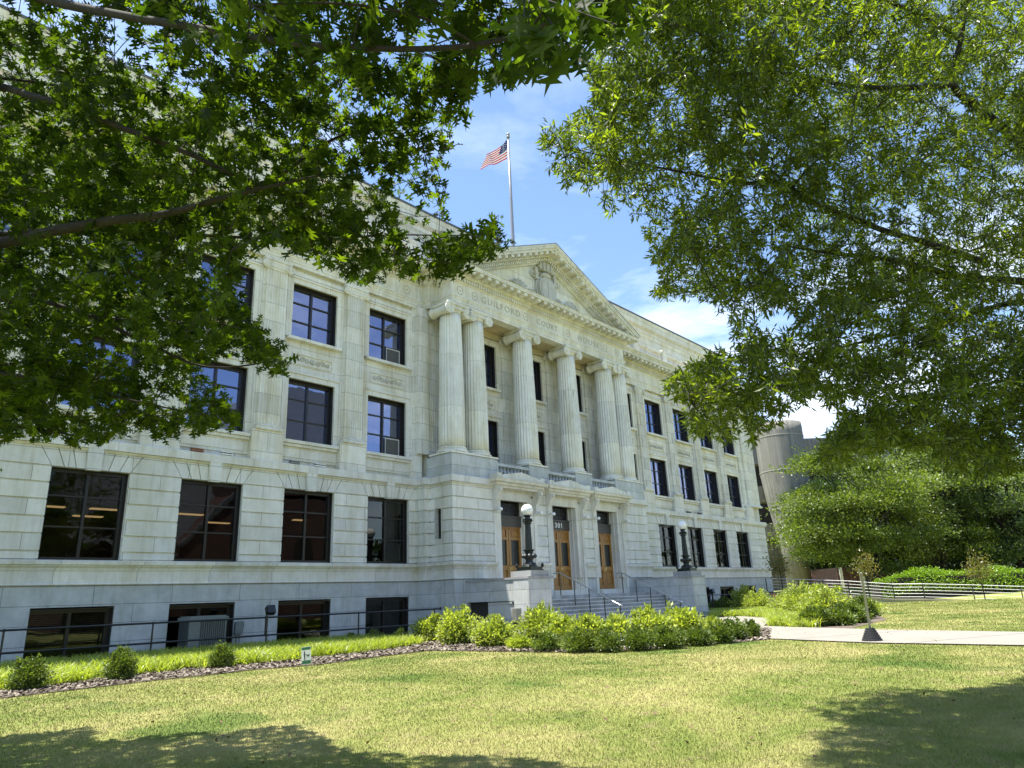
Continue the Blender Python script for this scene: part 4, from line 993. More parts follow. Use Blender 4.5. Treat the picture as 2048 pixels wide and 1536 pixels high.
for u, v, w, h, lb, mt in ((703, 1291, 36, 24, 'low dark clipped shrub below the pipe rail, leftmost of three', 'boxleaf'), (748, 1288, 36, 27, 'low brownish clipped shrub at the railing, between a dark and a yellow one', 'boxleaf'), (798, 1289, 38, 28, 'low yellow green shrub beside the first tall flowering shrub', 'shrubleaf')):
    pxshrub('low_shrub', u, v, w, h, lb, mat=mt, seed=u, n=1500, size=.05)
BIG = [(858, 1291, 78, 62, 'yellow green shrub at the left end of the flowering row'), (915, 1297, 88, 86, 'tall peaked flowering shrub in front of the dark basement opening'),
       (988, 1301, 84, 70, 'rounded flowering shrub left of the small spotlight by the stair wall'), (1085, 1296, 90, 92, 'tall flowering shrub with one high shoot in front of the left stair wall'),
       (1128, 1301, 70, 66, 'broad shrub right of the high shoot, before the lower left steps'), (1178, 1301, 84, 74, 'flowering shrub in front of the lower steps, left of the first handrail end'),
       (1240, 1300, 74, 70, 'leafy shrub below the lower end of the left handrail'), (1306, 1296, 82, 84, 'tall leafy shrub between the two handrails'),
       (1375, 1288, 88, 76, 'tall leafy shrub in front of the right stair wall'), (1428, 1281, 50, 42, 'small yellow green shrub at the right end of the flowering row')]
for i, (u, v, w, h, lb) in enumerate(BIG):
    pxshrub('flowering_shrub', u, v-6, w*.86, h, lb, hs=.76, seed=100+i, n=5200, size=.115, group='flowering shrubs in front of the stairs', stems=8, lump=.36)
    # faded flower heads
LOW = [(1040, 1300, 50, 26, 'small grassy tuft beside the spotlight'), (1095, 1304, 56, 34, 'low dark hedge shrub in front, leftmost of the low row'), (1160, 1307, 66, 46, 'low dark hedge shrub second in the front row'), (1222, 1306, 60, 44, 'low hedge shrub third in the front row, below the left handrail'),
       (1283, 1303, 62, 46, 'low reddish hedge shrub fourth in the front row'), (1343, 1299, 62, 44, 'low dark hedge shrub fifth in the front row'), (1400, 1293, 58, 40, 'low dark hedge shrub sixth in the front row'), (1447, 1288, 48, 38, 'low dark hedge shrub seventh in the front row'), (1473, 1283, 48, 44, 'rounded dark shrub near the walkway, second from the right')]
for i, (u, v, w, h, lb) in enumerate(LOW):
    pxshrub('hedge_shrub', u, v, w, h, lb, mat='liriope' if i == 0 else 'boxleaf', seed=200+i, n=5200, size=.06, group='low shrubs edging the flowering row')
pxshrub('boxwood_shrub', 1511, 1277, 30, 36, 'single round boxwood standing beside the walkway corner', mat='boxleaf', seed=240, n=2600, size=.05)
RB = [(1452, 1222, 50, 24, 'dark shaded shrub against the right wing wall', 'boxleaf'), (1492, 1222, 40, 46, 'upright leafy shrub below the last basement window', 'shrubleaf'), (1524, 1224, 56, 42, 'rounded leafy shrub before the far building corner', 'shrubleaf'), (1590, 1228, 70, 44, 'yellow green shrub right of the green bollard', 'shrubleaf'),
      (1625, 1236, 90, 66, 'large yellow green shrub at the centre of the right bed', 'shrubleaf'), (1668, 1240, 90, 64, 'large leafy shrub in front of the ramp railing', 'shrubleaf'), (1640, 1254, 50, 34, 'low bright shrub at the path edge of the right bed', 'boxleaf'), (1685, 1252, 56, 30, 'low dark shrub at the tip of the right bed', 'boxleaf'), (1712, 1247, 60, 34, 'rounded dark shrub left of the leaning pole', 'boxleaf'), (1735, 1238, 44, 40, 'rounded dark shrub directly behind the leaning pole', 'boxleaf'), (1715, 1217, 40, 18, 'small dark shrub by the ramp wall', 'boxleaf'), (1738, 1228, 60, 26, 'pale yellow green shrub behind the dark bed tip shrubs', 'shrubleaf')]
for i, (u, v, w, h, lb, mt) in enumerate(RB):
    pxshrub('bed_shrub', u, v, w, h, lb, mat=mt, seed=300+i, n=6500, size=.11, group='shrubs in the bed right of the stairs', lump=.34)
# ================================================================ TREES BEHIND
def tree(x, y, h, w, label, mat, seed, n=9000, size=.28, trunk_h=.3, group='trees beyond the ramp', zc=.54, name='shade_tree', z=GZ, lobes=26, split=3):
    t = thing(name, (x, y, z), label, 'tree', group); r = np.random.default_rng(seed); rr = random.Random(seed)
    Vs, Fs, off = [], [], 0; b = MB(); per = n//lobes; cz = z+h*zc
    tops = []
    for k in range(split):
        a = 6.28*k/split+rr.uniform(0, 1); tops.append((x+w*.16*math.cos(a), y+w*.16*math.sin(a), z+h*.55))
        b.tube([(x, y, z), (x+w*.03*math.cos(a), y+w*.03*math.sin(a), z+h*trunk_h*.7), (x+w*.10*math.cos(a), y+w*.10*math.sin(a), z+h*.42), tops[-1]], [.022*h, .016*h, .010*h, .006*h], 7)
    for k in range(lobes):
        d = r.normal(0, 1, 3); d /= np.linalg.norm(d); q = r.uniform(.35, 1.0)**.6
        c = np.array([x+d[0]*w*.40*q, y+d[1]*w*.40*q, cz+d[2]*h*.40*q]); c[2] = max(c[2], z+h*r.uniform(.09, .2))
        rad = np.array([w, w, h*.42])*r.uniform(.10, .19)
        V, F_ = blobleaves(seed*97+k, c, rad, max(4, per//12), 12, size, .1, SIMPL, .45, .4)
        Vs.append(V); Fs.append(F_+off); off += len(V); tp = tops[k % split]
        m = (np.array(tp)+c)/2+np.array([0, 0, -.03*h]); b.tube([tp, m, c], [.006*h, .004*h, .0015*h], 5)
    link('crown', mesh('crown', np.concatenate(Vs), np.concatenate(Fs), M[mat]), t); b.build('trunk', M['bark'], t); return t
def tpx(u, D): p = at(u, 1200, D); return p[0], p[1]
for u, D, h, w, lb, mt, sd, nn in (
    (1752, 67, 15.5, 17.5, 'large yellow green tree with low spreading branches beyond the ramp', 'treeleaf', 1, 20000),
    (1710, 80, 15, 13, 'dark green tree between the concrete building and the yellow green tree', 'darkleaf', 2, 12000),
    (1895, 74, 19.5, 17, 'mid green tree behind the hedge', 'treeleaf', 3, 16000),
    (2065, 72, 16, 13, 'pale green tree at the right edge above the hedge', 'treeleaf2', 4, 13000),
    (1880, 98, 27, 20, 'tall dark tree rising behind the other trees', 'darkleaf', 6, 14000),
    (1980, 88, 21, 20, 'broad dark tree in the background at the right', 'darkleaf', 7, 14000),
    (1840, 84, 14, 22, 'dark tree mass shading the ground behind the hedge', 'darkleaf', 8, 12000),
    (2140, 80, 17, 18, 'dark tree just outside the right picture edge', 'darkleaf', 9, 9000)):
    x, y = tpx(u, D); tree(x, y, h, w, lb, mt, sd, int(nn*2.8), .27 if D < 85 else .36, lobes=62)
Vs, Fs, off = [], [], 0; r = np.random.default_rng(5)
for k in range(110):
    u = 1540+k*6.6; D = 108+r.uniform(-5, 8); p = at(u, 1200, D); V, F_ = blobleaves(900+k, (p[0], p[1], GZ+r.uniform(1.0, 8 if u > 1660 else 5)), (4.2, 4.2, 3.4), 60, 10, .55, .1, SIMPL, .3, .4); Vs.append(V); Fs.append(F_+off); off += len(V)
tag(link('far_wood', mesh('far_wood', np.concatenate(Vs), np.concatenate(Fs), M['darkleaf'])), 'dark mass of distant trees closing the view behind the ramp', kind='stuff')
# small magnolias
def small(u, v, D, hpx, wpx, lb, seed, n=800):
    p = at(u, v, D); s = D/F_PX; z = p[2]; t = thing('young_magnolia', (p[0], p[1], z), lb, 'tree', 'young magnolias with reddish leaves')
    h, w = hpx*s, wpx*s; V1, F1 = blobleaves(seed, (p[0], p[1], z+h*.62), (w*.5, w*.5, h*.38), n//12, 12, .17, .5, QUADL, .2, .45)
    link('crown', mesh('crown', V1, F1, M['magleaf']), t); b = MB(); b.tube([(p[0], p[1], z), (p[0], p[1], z+h*.9)], [.04, .015], 6)
    for k in range(8): a = k*2.4; b.tube([(p[0], p[1], z+h*(.3+.07*k)), (p[0]+w*.35*math.cos(a), p[1]+w*.35*math.sin(a), z+h*(.45+.07*k))], [.015, .006], 5)
    b.build('trunk', M['bark'], t)
small(1568, 1196, 54, 88, 44, 'young reddish magnolia beside the far corner of the courthouse', 31)
small(1742, 1205, 50, 98, 46, 'young reddish magnolia behind the top of the leaning pole', 32)
small(1972, 1205, 50, 96, 52, 'thin young reddish magnolia in front of the bright hedge', 33)
# hedge
hp = []
hx = [(1762, 1163), (1800, 1147), (1840, 1142), (1900, 1141), (1960, 1139), (2048, 1137), (2150, 1134)]
t = thing('hedge', tuple(at(1900, 1180, 60)), 'long bright green clipped hedge on the slope behind the ramp railing', 'hedge')
Vs, Fs, off = [], [], 0; r = np.random.default_rng(77)
for i in range(len(hx)-1):
    A, B = at(hx[i][0], hx[i][1], 58), at(hx[i+1][0], hx[i+1][1], 58)
    m = int(6000*np.linalg.norm(B-A)/6); tt = r.uniform(0, 1, m); base = A+(B-A)*tt[:, None]
    ang = r.uniform(0, math.pi, m); rad = 1.0+.12*np.sin(base[:, 0]*1.7)+r.normal(0, .06, m)
    dirh = np.array([_f[0], _f[1], 0])/np.hypot(_f[0], _f[1])
    q = base+dirh*(1.2-np.cos(ang)[:, None]*1.1*rad[:, None])+np.array([0, 0, 1])*((np.sin(ang)*rad-1)*1.6)[:, None]
    ax, ay, az = randrot(r, m, .8); V, F_ = leaves(q, r.uniform(.10, .2, m), *SIMPL, ax, ay, az); Vs.append(V); Fs.append(F_+off); off += len(V)
link('foliage', mesh('foliage', np.concatenate(Vs), np.concatenate(Fs), M['hedgeleaf']), t)
cb_ = MB(); dirh = np.array([_f[0], _f[1], 0])/np.hypot(_f[0], _f[1])
for i in range(len(hx)-1):
    A, B = at(hx[i][0], hx[i][1], 58), at(hx[i+1][0], hx[i+1][1], 58); a2, b2 = A+dirh*1.2, B+dirh*1.2
    c = (a2+b2)/2; cb_.obox((c[0], c[1], (c[2]+GZ)/2-.25), (b2-a2)/2*np.array([1, 1, 0]), dirh*.85, (0, 0, (c[2]-GZ)/2-.15))
cb_.build('core', M['bark'], t)
# slope behind the ramp (grass bank)
bank = MB(); A = [at(u, 1190, D) for u, D in ((1540, 58.5), (1700, 56), (2048, 51), (2400, 47))]
Bk = [at(u, 1190, D) for u, D in ((1520, 75), (1700, 74), (2048, 66), (2500, 60))]; Ck = [p+dirh*60 for p in Bk]
V = [(p[0], p[1], GZ-.3) for p in A]+[(p[0], p[1], -1.15) for p in Bk]+[(p[0], p[1], -1.1) for p in Ck]
tag(link('bank', mesh('bank', V, [(i+4*j, i+1+4*j, i+5+4*j, i+4+4*j) for j in range(2) for i in range(3)], M['lawn'])), kind='structure')
# ================================================================ RAMP with rails
RP_ = [(1535, 1184, 1206, 57.5), (1600, 1186, 1207, 57), (1700, 1190, 1206, 55.5), (1790, 1197, 1205, 54), (1850, 1197, 1204.5, 53), (1950, 1200, 1205, 51.5), (2048, 1204, 1207, 50), (2200, 1210, 1213, 48)]
rt = thing('ramp_wall', tuple(at(1800, 1205, 54)), 'low concrete ramp wall with a pale coping along the far lawn', 'wall')
b = MB(); cpg = MB(); top = [at(u, v, D) for u, v, vb, D in RP_]
for i in range(len(top)-1):
    A, B = top[i], top[i+1]; d = (B-A)/2; nrm = np.array([-d[1], d[0], 0]); nrm /= np.linalg.norm(nrm); c = (A+B)/2; zc = (c[2]-.12+GZ-.5)/2
    V = []
    for P_ in (A, B):
        for q in (-.12, .12): V += [tuple(P_+nrm*q-np.array([0, 0, .12])), (P_[0]+nrm[0]*q, P_[1]+nrm[1]*q, GZ-.5)]
    b.add(V, [(0, 1, 5, 4), (2, 6, 7, 3), (0, 4, 6, 2), (0, 2, 3, 1), (4, 5, 7, 6)])
    V = []
    for P_ in (A, B):
        for q in (-.2, .2): V += [tuple(P_+nrm*q), tuple(P_+nrm*q-np.array([0, 0, .118]))]
    cpg.add(V, [(0, 1, 5, 4), (2, 6, 7, 3), (0, 4, 6, 2), (1, 3, 7, 5), (0, 2, 3, 1), (4, 5, 7, 6)])
fixn(b.build('wall', M['kerb'], rt)); fixn(cpg.build('coping', M['path'], rt))
rl = thing('ramp_railing', tuple(at(1800, 1196, 54)), 'long pale metal railing of five thin bars on the ramp wall', 'railing')
for k in range(5):
    b = MB(); b.tube([p+np.array([0, 0, .12+.235*k]) for p in top], .036 if k == 4 else .024, 6); b.build('bar', M['galvl'], rl)
for i in range(len(top)-1):
    A, B = top[i], top[i+1]; m = max(1, int(round(np.linalg.norm(B-A)/2.4)))
    for k in range(m): p = A+(B-A)*(k/m); q = MB(); q.box(p[0]-.03, p[0]+.03, p[1]-.03, p[1]+.03, p[2]-.02, p[2]+1.06); q.build('post', M['black'], rl)
# ================================================================ CONCRETE BUILDING
cbx = thing('concrete_building', (62, 8, GZ), 'massive board marked concrete building with a rounded tower beyond the courthouse corner', 'building')
def pt(u, v, D): return at(u, v, D)
b = MB(); D = 86; c = at(1577, 1000, D+2.9); R_ = 2.95
zt = at(1585, 828, D)[2]; prof = [(R_*.50, GZ), (R_*.60, 4), (R_*.86, 9), (R_, 13), (R_, zt-1.2), (R_, zt)]
b.lathe(prof, (c[0], c[1], 0), 48); o = b.build('tower', M['boards'], cbx, True)
# joint lines around the tower
b = MB()
for z in (8.5, 13.2, 17.6):
    rr = R_*1.004 if z > 13 else R_*(.60+.26*(z-4)/5)*1.01
    b.lathe([(rr, z-.05), (rr+.03, z-.04), (rr+.03, z+.04), (rr, z+.05)], (c[0], c[1], 0), 48)
b.build('tower_joint', M['kerb'], cbx)
rt_ = np.array([_r[0], _r[1], 0]); fw = dirh
def slab(mb, u0, u1, D, dep, z0, z1):
    A, B = at(u0, 1000, D), at(u1, 1000, D); A = A*[1, 1, 0]; B = B*[1, 1, 0]; c_ = (A+B)/2+fw*dep/2
    mb.obox((c_[0], c_[1], (z0+z1)/2), (B-A)/2, fw*dep/2, (0, 0, (z1-z0)/2))
z = lambda u, v, D: at(u, v, D)[2]
b = MB(); slab(b, 1475, 1552, 96, 2, z(1500, 925, 96), z(1500, 840, 96)); slab(b, 1475, 1552, 92, 2, z(1500, 1005, 92), z(1500, 972, 92)); slab(b, 1475, 1552, 92, 2, z(1500, 1080, 92), z(1500, 1050, 92))
slab(b, 1475, 1560, 93, 2, GZ-1, z(1500, 1088, 93)); b.split('storey_band', M['boards'], cbx, lambda q: round(q[2], 1))
b = MB(); slab(b, 1470, 1600, 99, 12, GZ-1, z(1500, 835, 99)-2); b.build('recessed_wall', M['dark'], cbx)
b = MB(); slab(b, 1609, 1800, 90.5, 1.5, z(1640, 925, 90), z(1640, 866, 90)); slab(b, 1609, 1800, 90.5, 1.5, z(1640, 1000, 90), z(1640, 962, 90)); slab(b, 1609, 1800, 90.5, 1.5, z(1640, 1075, 90), z(1640, 1037, 90)); slab(b, 1566, 1607, 88.2, 3, GZ-1, z(1600, 830, 88)); b.build('parapet', M['boards'], cbx)
b = MB(); slab(b, 1609, 1800, 92.5, 12, GZ-1, z(1640, 900, 90)); b.build('window_band', M['dark'], cbx)
# low stone house glimpsed under the trees
t = thing('low_building', tuple(at(1700, 1200, 80)), 'low pale house front half hidden in the dark under the trees', 'building')
b = MB(); slab(b, 1650, 1790, 80, 8, GZ-1, z(1700, 1135, 80)); b.build('wall', M['brick'], t)
b = MB(); slab(b, 1693, 1702, 79.8, .18, GZ, z(1700, 1135, 80)); slab(b, 1655, 1660, 79.8, .18, GZ, z(1700, 1135, 80)); b.split('post', M['white'], t, lambda q: round(q[0], 1))
# ================================================================ SMALL THINGS
pp = on(1732, 1287, 'z', GZ+.03)
pp = ground(1745, 1284); t = thing('leaning_pole', tuple(pp), 'tall thin leaning metal pole standing in a ribbed black rubber base on the walkway', 'pole')
D = float((pp-CAM) @ FWD); s = D/F_PX
b = MB(); pr = []; H = 24*s
for i in range(6): a = 1-i/6; rr = s*(7.5+11.5*a); pr += [(rr, H*i/6), (rr, H*(i+.72)/6), (rr-.02, H*(i+.8)/6), (rr-.02, H*(i+.98)/6)]
b.lathe(pr, (pp[0], pp[1], GZ+.035), 28); b.build('base', M['rubber'], t)
tp = at(1722, 1146, D); b = MB(); b.tube([(pp[0], pp[1], GZ+.3), tuple(tp)], .028, 8); b.build('pole', M['galv'], t)
# left pipe railing
t = thing('pipe_railing', (-17, -1.8, GZ), 'black two rail pipe railing along the basement windows of the left wing', 'railing')
PX_ = [-31.7, -28.0, -24.25, -20.45, -16.7, -12.92, -9.1]
for z_ in (-1.2, -1.77):
    b = MB(); e = [(-8.75, -1.8, z_)] if z_ > -1.5 else []
    b.tube([(-33, -1.8, z_)]+[(x, -1.8, z_) for x in PX_]+e, .030, 8)
    if z_ > -1.5: b.lathe([(.02, 0), (.06, .01), (.06, .03), (.02, .04)], (-8.75, -1.83, z_), 10, 'y')
    b.build('rail', M['black'], t)
for x in PX_: b = MB(); b.tube([(x, -1.8, GZ-.05), (x, -1.8, -1.2)], .028, 8); b.sphere((x, -1.8, -1.2), .045, 8); b.sphere((x, -1.8, -1.77), .045, 8); b.build('post', M['black'], t)
t = thing('floodlight', (-16.7, -1.75, -1.15), 'small black box floodlight on top of a railing post', 'floodlight')
b = MB(); b.obox((-16.58, -1.78, -.97), (.13, -.03, 0), (.02, .11, -.05), (0, .05, .12)); b.box(-16.72, -16.62, -1.82, -1.72, -1.12, -1.04); b.build('lamp_head', M['black'], t)
b = MB(); b.tube([(-16.72, -1.8, -1.15), (-16.72, -1.8, -1.75)], [.055, .05], 8); b.build('bracket', M['black'], t)
# second, small one before the right wing
t = thing('floodlight', (12.3, -1.8, GZ), 'small black floodlight on a post before the first right basement window', 'floodlight')
p = on(1424, 1183, 'y', -1.8); b = MB(); b.tube([(p[0], -1.8, GZ), (p[0], -1.8, p[2])], .06, 8); b.build('post', M['black'], t)
b = MB(); b.obox((p[0], -1.8, p[2]), (.15, 0, 0), (0, .12, -.04), (0, .05, .15)); b.build('lamp_head', M['black'], t)
t = thing('pipe_railing', (18, -1.8, GZ), 'black pipe railing along the basement windows of the right wing', 'railing')
b = MB(); b.tube([(10.5, -1.8, -1.2), (30, -1.8, -1.2)], .03, 8); b.build('rail', M['black'], t)
for x in (13.5, 17.2, 21, 24.7, 28.5): b = MB(); b.tube([(x, -1.8, GZ), (x, -1.8, -1.2)], .028, 8); b.build('post', M['black'], t)
# condenser
t = thing('air_conditioner', (-18.3, -1.0, GZ), 'large grey outdoor air conditioning condenser before the second basement window', 'air conditioner')
b = MB(); b.box(-18.98, -17.72, -1.0, -.25, -2.25, -1.18); b.build('housing', M['hvac'], t)
b = MB(); b.box(-19.02, -17.68, -1.05, -.2, -1.18, -1.1); b.box(-18.96, -17.74, -1.0, -.26, -1.1, -1.06); b.build('top_cover', M['hvac'], t)
b = MB()
for k in range(12): b.box(-18.60+k*.072, -18.58+k*.072, -1.025, -1.0, -2.2, -1.2)
for k in range(9): b.box(-19.0, -18.98, -.96+k*.08, -.93+k*.08, -2.2, -1.2)
b.build('louvre', M['hvacd'], t)
b = MB(); b.box(-18.28, -18.12, -1.03, -1.025, -1.24, -1.22); b.build('badge', M['red'], t)
# electrical box
t = thing('electrical_box', (-16.8, -.1, -1.7), 'small grey electrical box with conduit between the second and third basement windows', 'electrical box')
b = MB(); b.box(-16.93, -16.68, -.14, -.0, -1.75, -1.32); b.box(-16.95, -16.66, -.16, -.14, -1.70, -1.30); b.build('box', M['hvac'], t)
b = MB(); b.tube([(-16.86, -.07, -1.75), (-16.86, -.07, GZ)], .02, 6); b.tube([(-16.74, -.07, -1.75), (-16.74, -.07, GZ)], .015, 6); b.tube([(-16.68, -.07, -1.6), (-16.6, -.07, -1.5), (-16.6, -.07, -1.35)], .012, 6); b.build('conduit', M['hvac'], t)
# ledge fixtures
for (u, v, lb, mt) in ((395, 902, 'small orange brown slab fixture on the ledge above the second left window', 'red'), (453, 907.5, 'small white slab fixture on the ledge above the second left window', 'white'), (590, 924, 'small rust edged slab fixture on the ledge above the third left window', 'galv'), (640, 929, 'small white slab fixture on the ledge above the third left window', 'white')):
    p = on(u, v, 'y', -.1); t = thing('ledge_light', (p[0], -.1, 4.54), lb, 'light fixture', 'slab light fixtures on the ledge')
    b = MB(); b.box(p[0]-.22, p[0]+.22, -.15, .02, 4.56, 4.60); b.box(p[0]-.22, p[0]+.22, -.15, .02, 4.645, 4.67); b.build('casing', M['rust' if mt == 'red' else mt], t)
    b = MB(); b.box(p[0]-.2, p[0]+.2, -.13, .0, 4.6, 4.645); b.build('lens', M['grille'] if mt != 'red' else M['rust'], t)
    b = MB(); b.box(p[0]-.03, p[0]+.03, -.08, -.02, 4.54, 4.56); b.build('foot', M['frame'], t)
for k, x in enumerate((17.3, 19.0)):
    t = thing('ledge_light', (x, -.1, 4.54), ('small dark fixture on the ledge of the right wing, nearer the portico', 'small dark fixture on the ledge of the right wing, farther from the portico')[k], 'light fixture', 'slab light fixtures on the ledge')
    b = MB(); b.box(x-.25, x+.25, -.13, .02, 4.56, 4.66); b.build('casing', M['frame'], t)
# window air conditioners
for z_, lb in ((9.99, 'window air conditioner in the top floor window beside the portico'), (5.58, 'window air conditioner in the middle floor window beside the portico')):
    t = thing('window_air_conditioner', (-9.6, .3, z_), lb, 'air conditioner', 'air conditioners in the windows')
    x0, x1 = -9.98, -9.16; zt_ = z_+.84
    b = MB(); b.box(x0, x1, .47, .52, z_, z_+.05); b.box(x0, x1, .47, .52, zt_-.05, zt_); b.box(x0, x0+.03, .47, .52, z_+.05, zt_-.05); b.box(x1-.05, x1, .47, .52, z_+.05, zt_-.05)
    for o_ in (b.build('surround', M['galvl'], t),): pass
    for q in b.v: pass
    g = MB(); g.box(x0+.05, x1-.05, .50, .9, z_+.05, zt_-.05)
    for k in range(14): g.box(x0+.06, x1-.06, .485, .50, z_+.08+k*.055, z_+.10+k*.055)
    g.build('grille', M['grille'], t)
# sign
pz = ground(612, 1336); t = thing('lawn_sign', tuple(pz), 'small green and white dog walking notice on a stake in the grassy bed', 'sign')
s = float((pz-CAM) @ FWD)/F_PX; c = at(612.5, 1311, s*F_PX); rv = _r*.9+np.array([0, 0, .02])
ez = np.array([0, 0, 1.0]); nv = np.cross(rv, ez); nv /= np.linalg.norm(nv)   # towards the camera
hw, hh = 9.5*s, 16.5*s
rv = rv/np.linalg.norm(rv); tilt = rv*math.cos(.07)+ez*math.sin(.07); ez2 = -rv*math.sin(.07)+ez*math.cos(.07)
def plate(mb, cx, cz, w, h, off, th=.002): mb.obox(c+tilt*cx+ez2*cz+nv*off, tilt*w, nv*th, ez2*h)
b = MB(); plate(b, 0, 0, hw, hh, 0, .004); b.build('panel', M['white'], t)
b = MB(); plate(b, 0, hh*.80, hw*.93, hh*.16, .0065); plate(b, 0, -hh*.76, hw*.93, hh*.20, .0065); b.build('band', M['signgreen'], t)
b = MB()
for cx, cz, w, h in ((-.35, -.02, .12, .30), (-.35, .40, .11, .09), (-.46, -.42, .05, .14), (-.24, -.42, .05, .14), (-.05, .10, .22, .03), (.38, -.02, .26, .07), (.60, .08, .09, .06), (.18, -.14, .035, .10), (.52, -.14, .035, .10)): plate(b, cx*hw, cz*hh, w*hw, h*hh, .0065)
b.build('pictogram', M['black'], t)
b = MB(); b.tube([c-ez2*hh-nv*.01, (c[0]-.0, c[1], GZ)], .008, 5); b.build('stake', M['galv'], t)
# bollard
p0 = at(1563, 1228, 44); t = thing('bollard_light', (p0[0], p0[1], GZ), 'short dark green bollard light in the grassy bed right of the stairs', 'bollard'); s = 44/F_PX
zt_ = at(1563, 1196, 44)[2]; zb_ = at(1563, 1230, 44)[2]
b = MB(); b.lathe([(.28, zb_-.3), (.28, zb_+.1), (.12, zb_+.16), (.11, zt_-.2)], (p0[0], p0[1], 0), 14); b.build('post', M['signgreen'], t)
b = MB(); b.lathe([(.13, zt_-.2), (.19, zt_-.15), (.19, zt_-.03), (.1, zt_)], (p0[0], p0[1], 0), 14); b.build('lamp_head', M['iron'], t)
# red panel at the far corner
p0 = at(1553, 1204, 51); t = thing('red_panel', tuple(p0), 'small faded red panel leaning near the far corner of the courthouse', 'panel')
b = MB(); b.obox(p0+np.array([0, 0, .15]), (.14, -.10, -.05), (.03, .03, .0), (-.12, .08, .42)); b.obox(p0-np.array([0, 0, .35]), (.16, -.12, 0), (.05, .05, 0), (0, 0, .12)); b.build('board', M['red'], t)
# spotlight by the left stair wall, conduit on its pier
t = thing('spotlight', (-8.3, -6.6, GZ), 'small grey box spotlight on a stake between shrubs at the left stair wall', 'spotlight')
c0 = on(1034, 1236, 'y', -7.6); b = MB(); b.box(c0[0]-.14, c0[0]+.14, -7.7, -7.5, c0[2]-.12, c0[2]+.32); b.build('box', M['galv'], t)
b = MB(); b.box(c0[0]-.12, c0[0]+.16, -7.72, -7.52, c0[2]-.34, c0[2]-.13); b.tube([(c0[0], -7.6, GZ), (c0[0], -7.6, c0[2]-.3)], .03, 6); b.build('lamp_head', M['black'], t)
t = thing('conduit', (-7.45, -4.9, -1.2), 'thin dark conduit running down the side of the left stair wall', 'conduit')
b = MB(); b.tube([(-7.45, -4.86, -.18), (-7.45, -4.88, -1.1), (-7.47, -4.95, -1.5), (-7.47, -5.0, GZ)], .03, 6); b.tube([(-7.44, -4.85, -1.02), (-7.44, -3.3, -1.02)], .018, 6); b.sphere((-7.5, -4.82, -1.06), .07, 8); b.build('pipe', M['hvacd'], t)
# ================================================================ FALLEN LEAVES
n = 900; r = np.random.default_rng(61); dd = 5.2+20*r.uniform(0, 1, n)**1.3; aa = YAW+r.uniform(-.68, .68, n); c = np.stack([CAM[0]+dd*np.sin(aa), CAM[1]+dd*np.cos(aa)], 1)
c = c[~inpoly(c[:, 0], c[:, 1], bedL) & ~inpoly(c[:, 0], c[:, 1], bedR)]; c = np.c_[c, gz(c[:, 0], c[:, 1])+.03]; m = len(c)
ax, ay, az = randrot(r, m, 3.0); V, F_ = leaves(c, r.uniform(.03, .08, m), *QUADL, ax, ay, az)
tag(link('fallen_leaves', mesh('fallen_leaves', V, F_, M['dryleaf'])), 'small dry brown fallen leaves scattered on the lawn', kind='stuff')
# ================================================================ FLAG
FX, FY = 2.9, 3.6
u0, v0 = 1026, 487; pb = on(1026, 487, 'y', FY); ptp = on(1018, 270, 'y', FY); FX = pb[0]
fp = thing('flagpole', (FX, FY, 15.3), 'tall thin pale flagpole rising from the roof behind the pediment', 'flagpole')
b = MB(); b.lathe([(.17, 15.3), (.15, 20), (.11, 26), (.075, ptp[2]-.3)], (FX, FY, 0), 16); b.build('pole', M['pole'], fp, True)
b = MB(); b.lathe([(.08, ptp[2]-.3), (.14, ptp[2]-.26), (.14, ptp[2]-.2), (.06, ptp[2]-.18)], (FX, FY, 0), 14); b.sphere((FX, FY, ptp[2]-.02), .13, 14); b.build('finial', M['pole'], fp, True)
# the flag: 13 stripes, canton with stars; it sags along the wind towards the left
_top = [(1014.4, 277.6), (1008.6, 286.5), (1002.7, 291), (993.3, 298.7), (981, 305), (969.3, 310.4)]
_bot = [(1014.4, 317.4), (1006, 321.5), (999, 325), (988, 329), (975, 331.5), (963.5, 338.5)]
def _lerp(P, s):
    k = min(int(s*5), 4); f = s*5-k; return np.array(P[k])*(1-f)+np.array(P[k+1])*f
def fpos(s, t):   # s 0..1 along fly, t 0 top .. 1 bottom
    q = _lerp(_top, s)*(1-t)+_lerp(_bot, s)*t
    p = on(q[0]+.6*math.sin(7*s+5*t)*s, q[1], 'y', FY); return p+np.array([0, .16*math.sin(11*s+2.5*t)*min(1, s*2), 0])
flg = thing('flag', tuple(fpos(0, .5)), 'red white and blue striped flag with white stars flying to the left of its pole', 'flag')
def sheet(s0, s1, t0, t1, ns, nt_, off=0):
    V = []; Fc = []
    for i in range(ns+1):
        for j in range(nt_+1):
            p = fpos(s0+(s1-s0)*i/ns, t0+(t1-t0)*j/nt_); p = p+np.array([0, off, 0]); V.append(p)
    for i in range(ns):
        for j in range(nt_): a = i*(nt_+1)+j; Fc.append((a, a+1, a+nt_+2, a+nt_+1))
    return V, Fc
def cloth(name, col):
    m, t_, Nn, Ln, b_ = nodes(name); o_ = [n for n in Nn if n.type == 'OUTPUT_MATERIAL'][0]; b_.inputs['Base Color'].default_value = (*col, 1); b_.inputs['Roughness'].default_value = .8
    tl = Nn.new('ShaderNodeBsdfTranslucent'); tl.inputs['Color'].default_value = (*col, 1); ms = Nn.new('ShaderNodeMixShader'); ms.inputs[0].default_value = .3
    Ln.new(b_.outputs[0], ms.inputs[1]); Ln.new(tl.outputs[0], ms.inputs[2]); Ln.new(ms.outputs[0], o_.inputs[0]); return m
mw, mr_, mb_ = cloth('flag_white', (.75, .75, .75)), cloth('flag_red', (.50, .012, .03)), cloth('flag_blue', (.015, .02, .13))
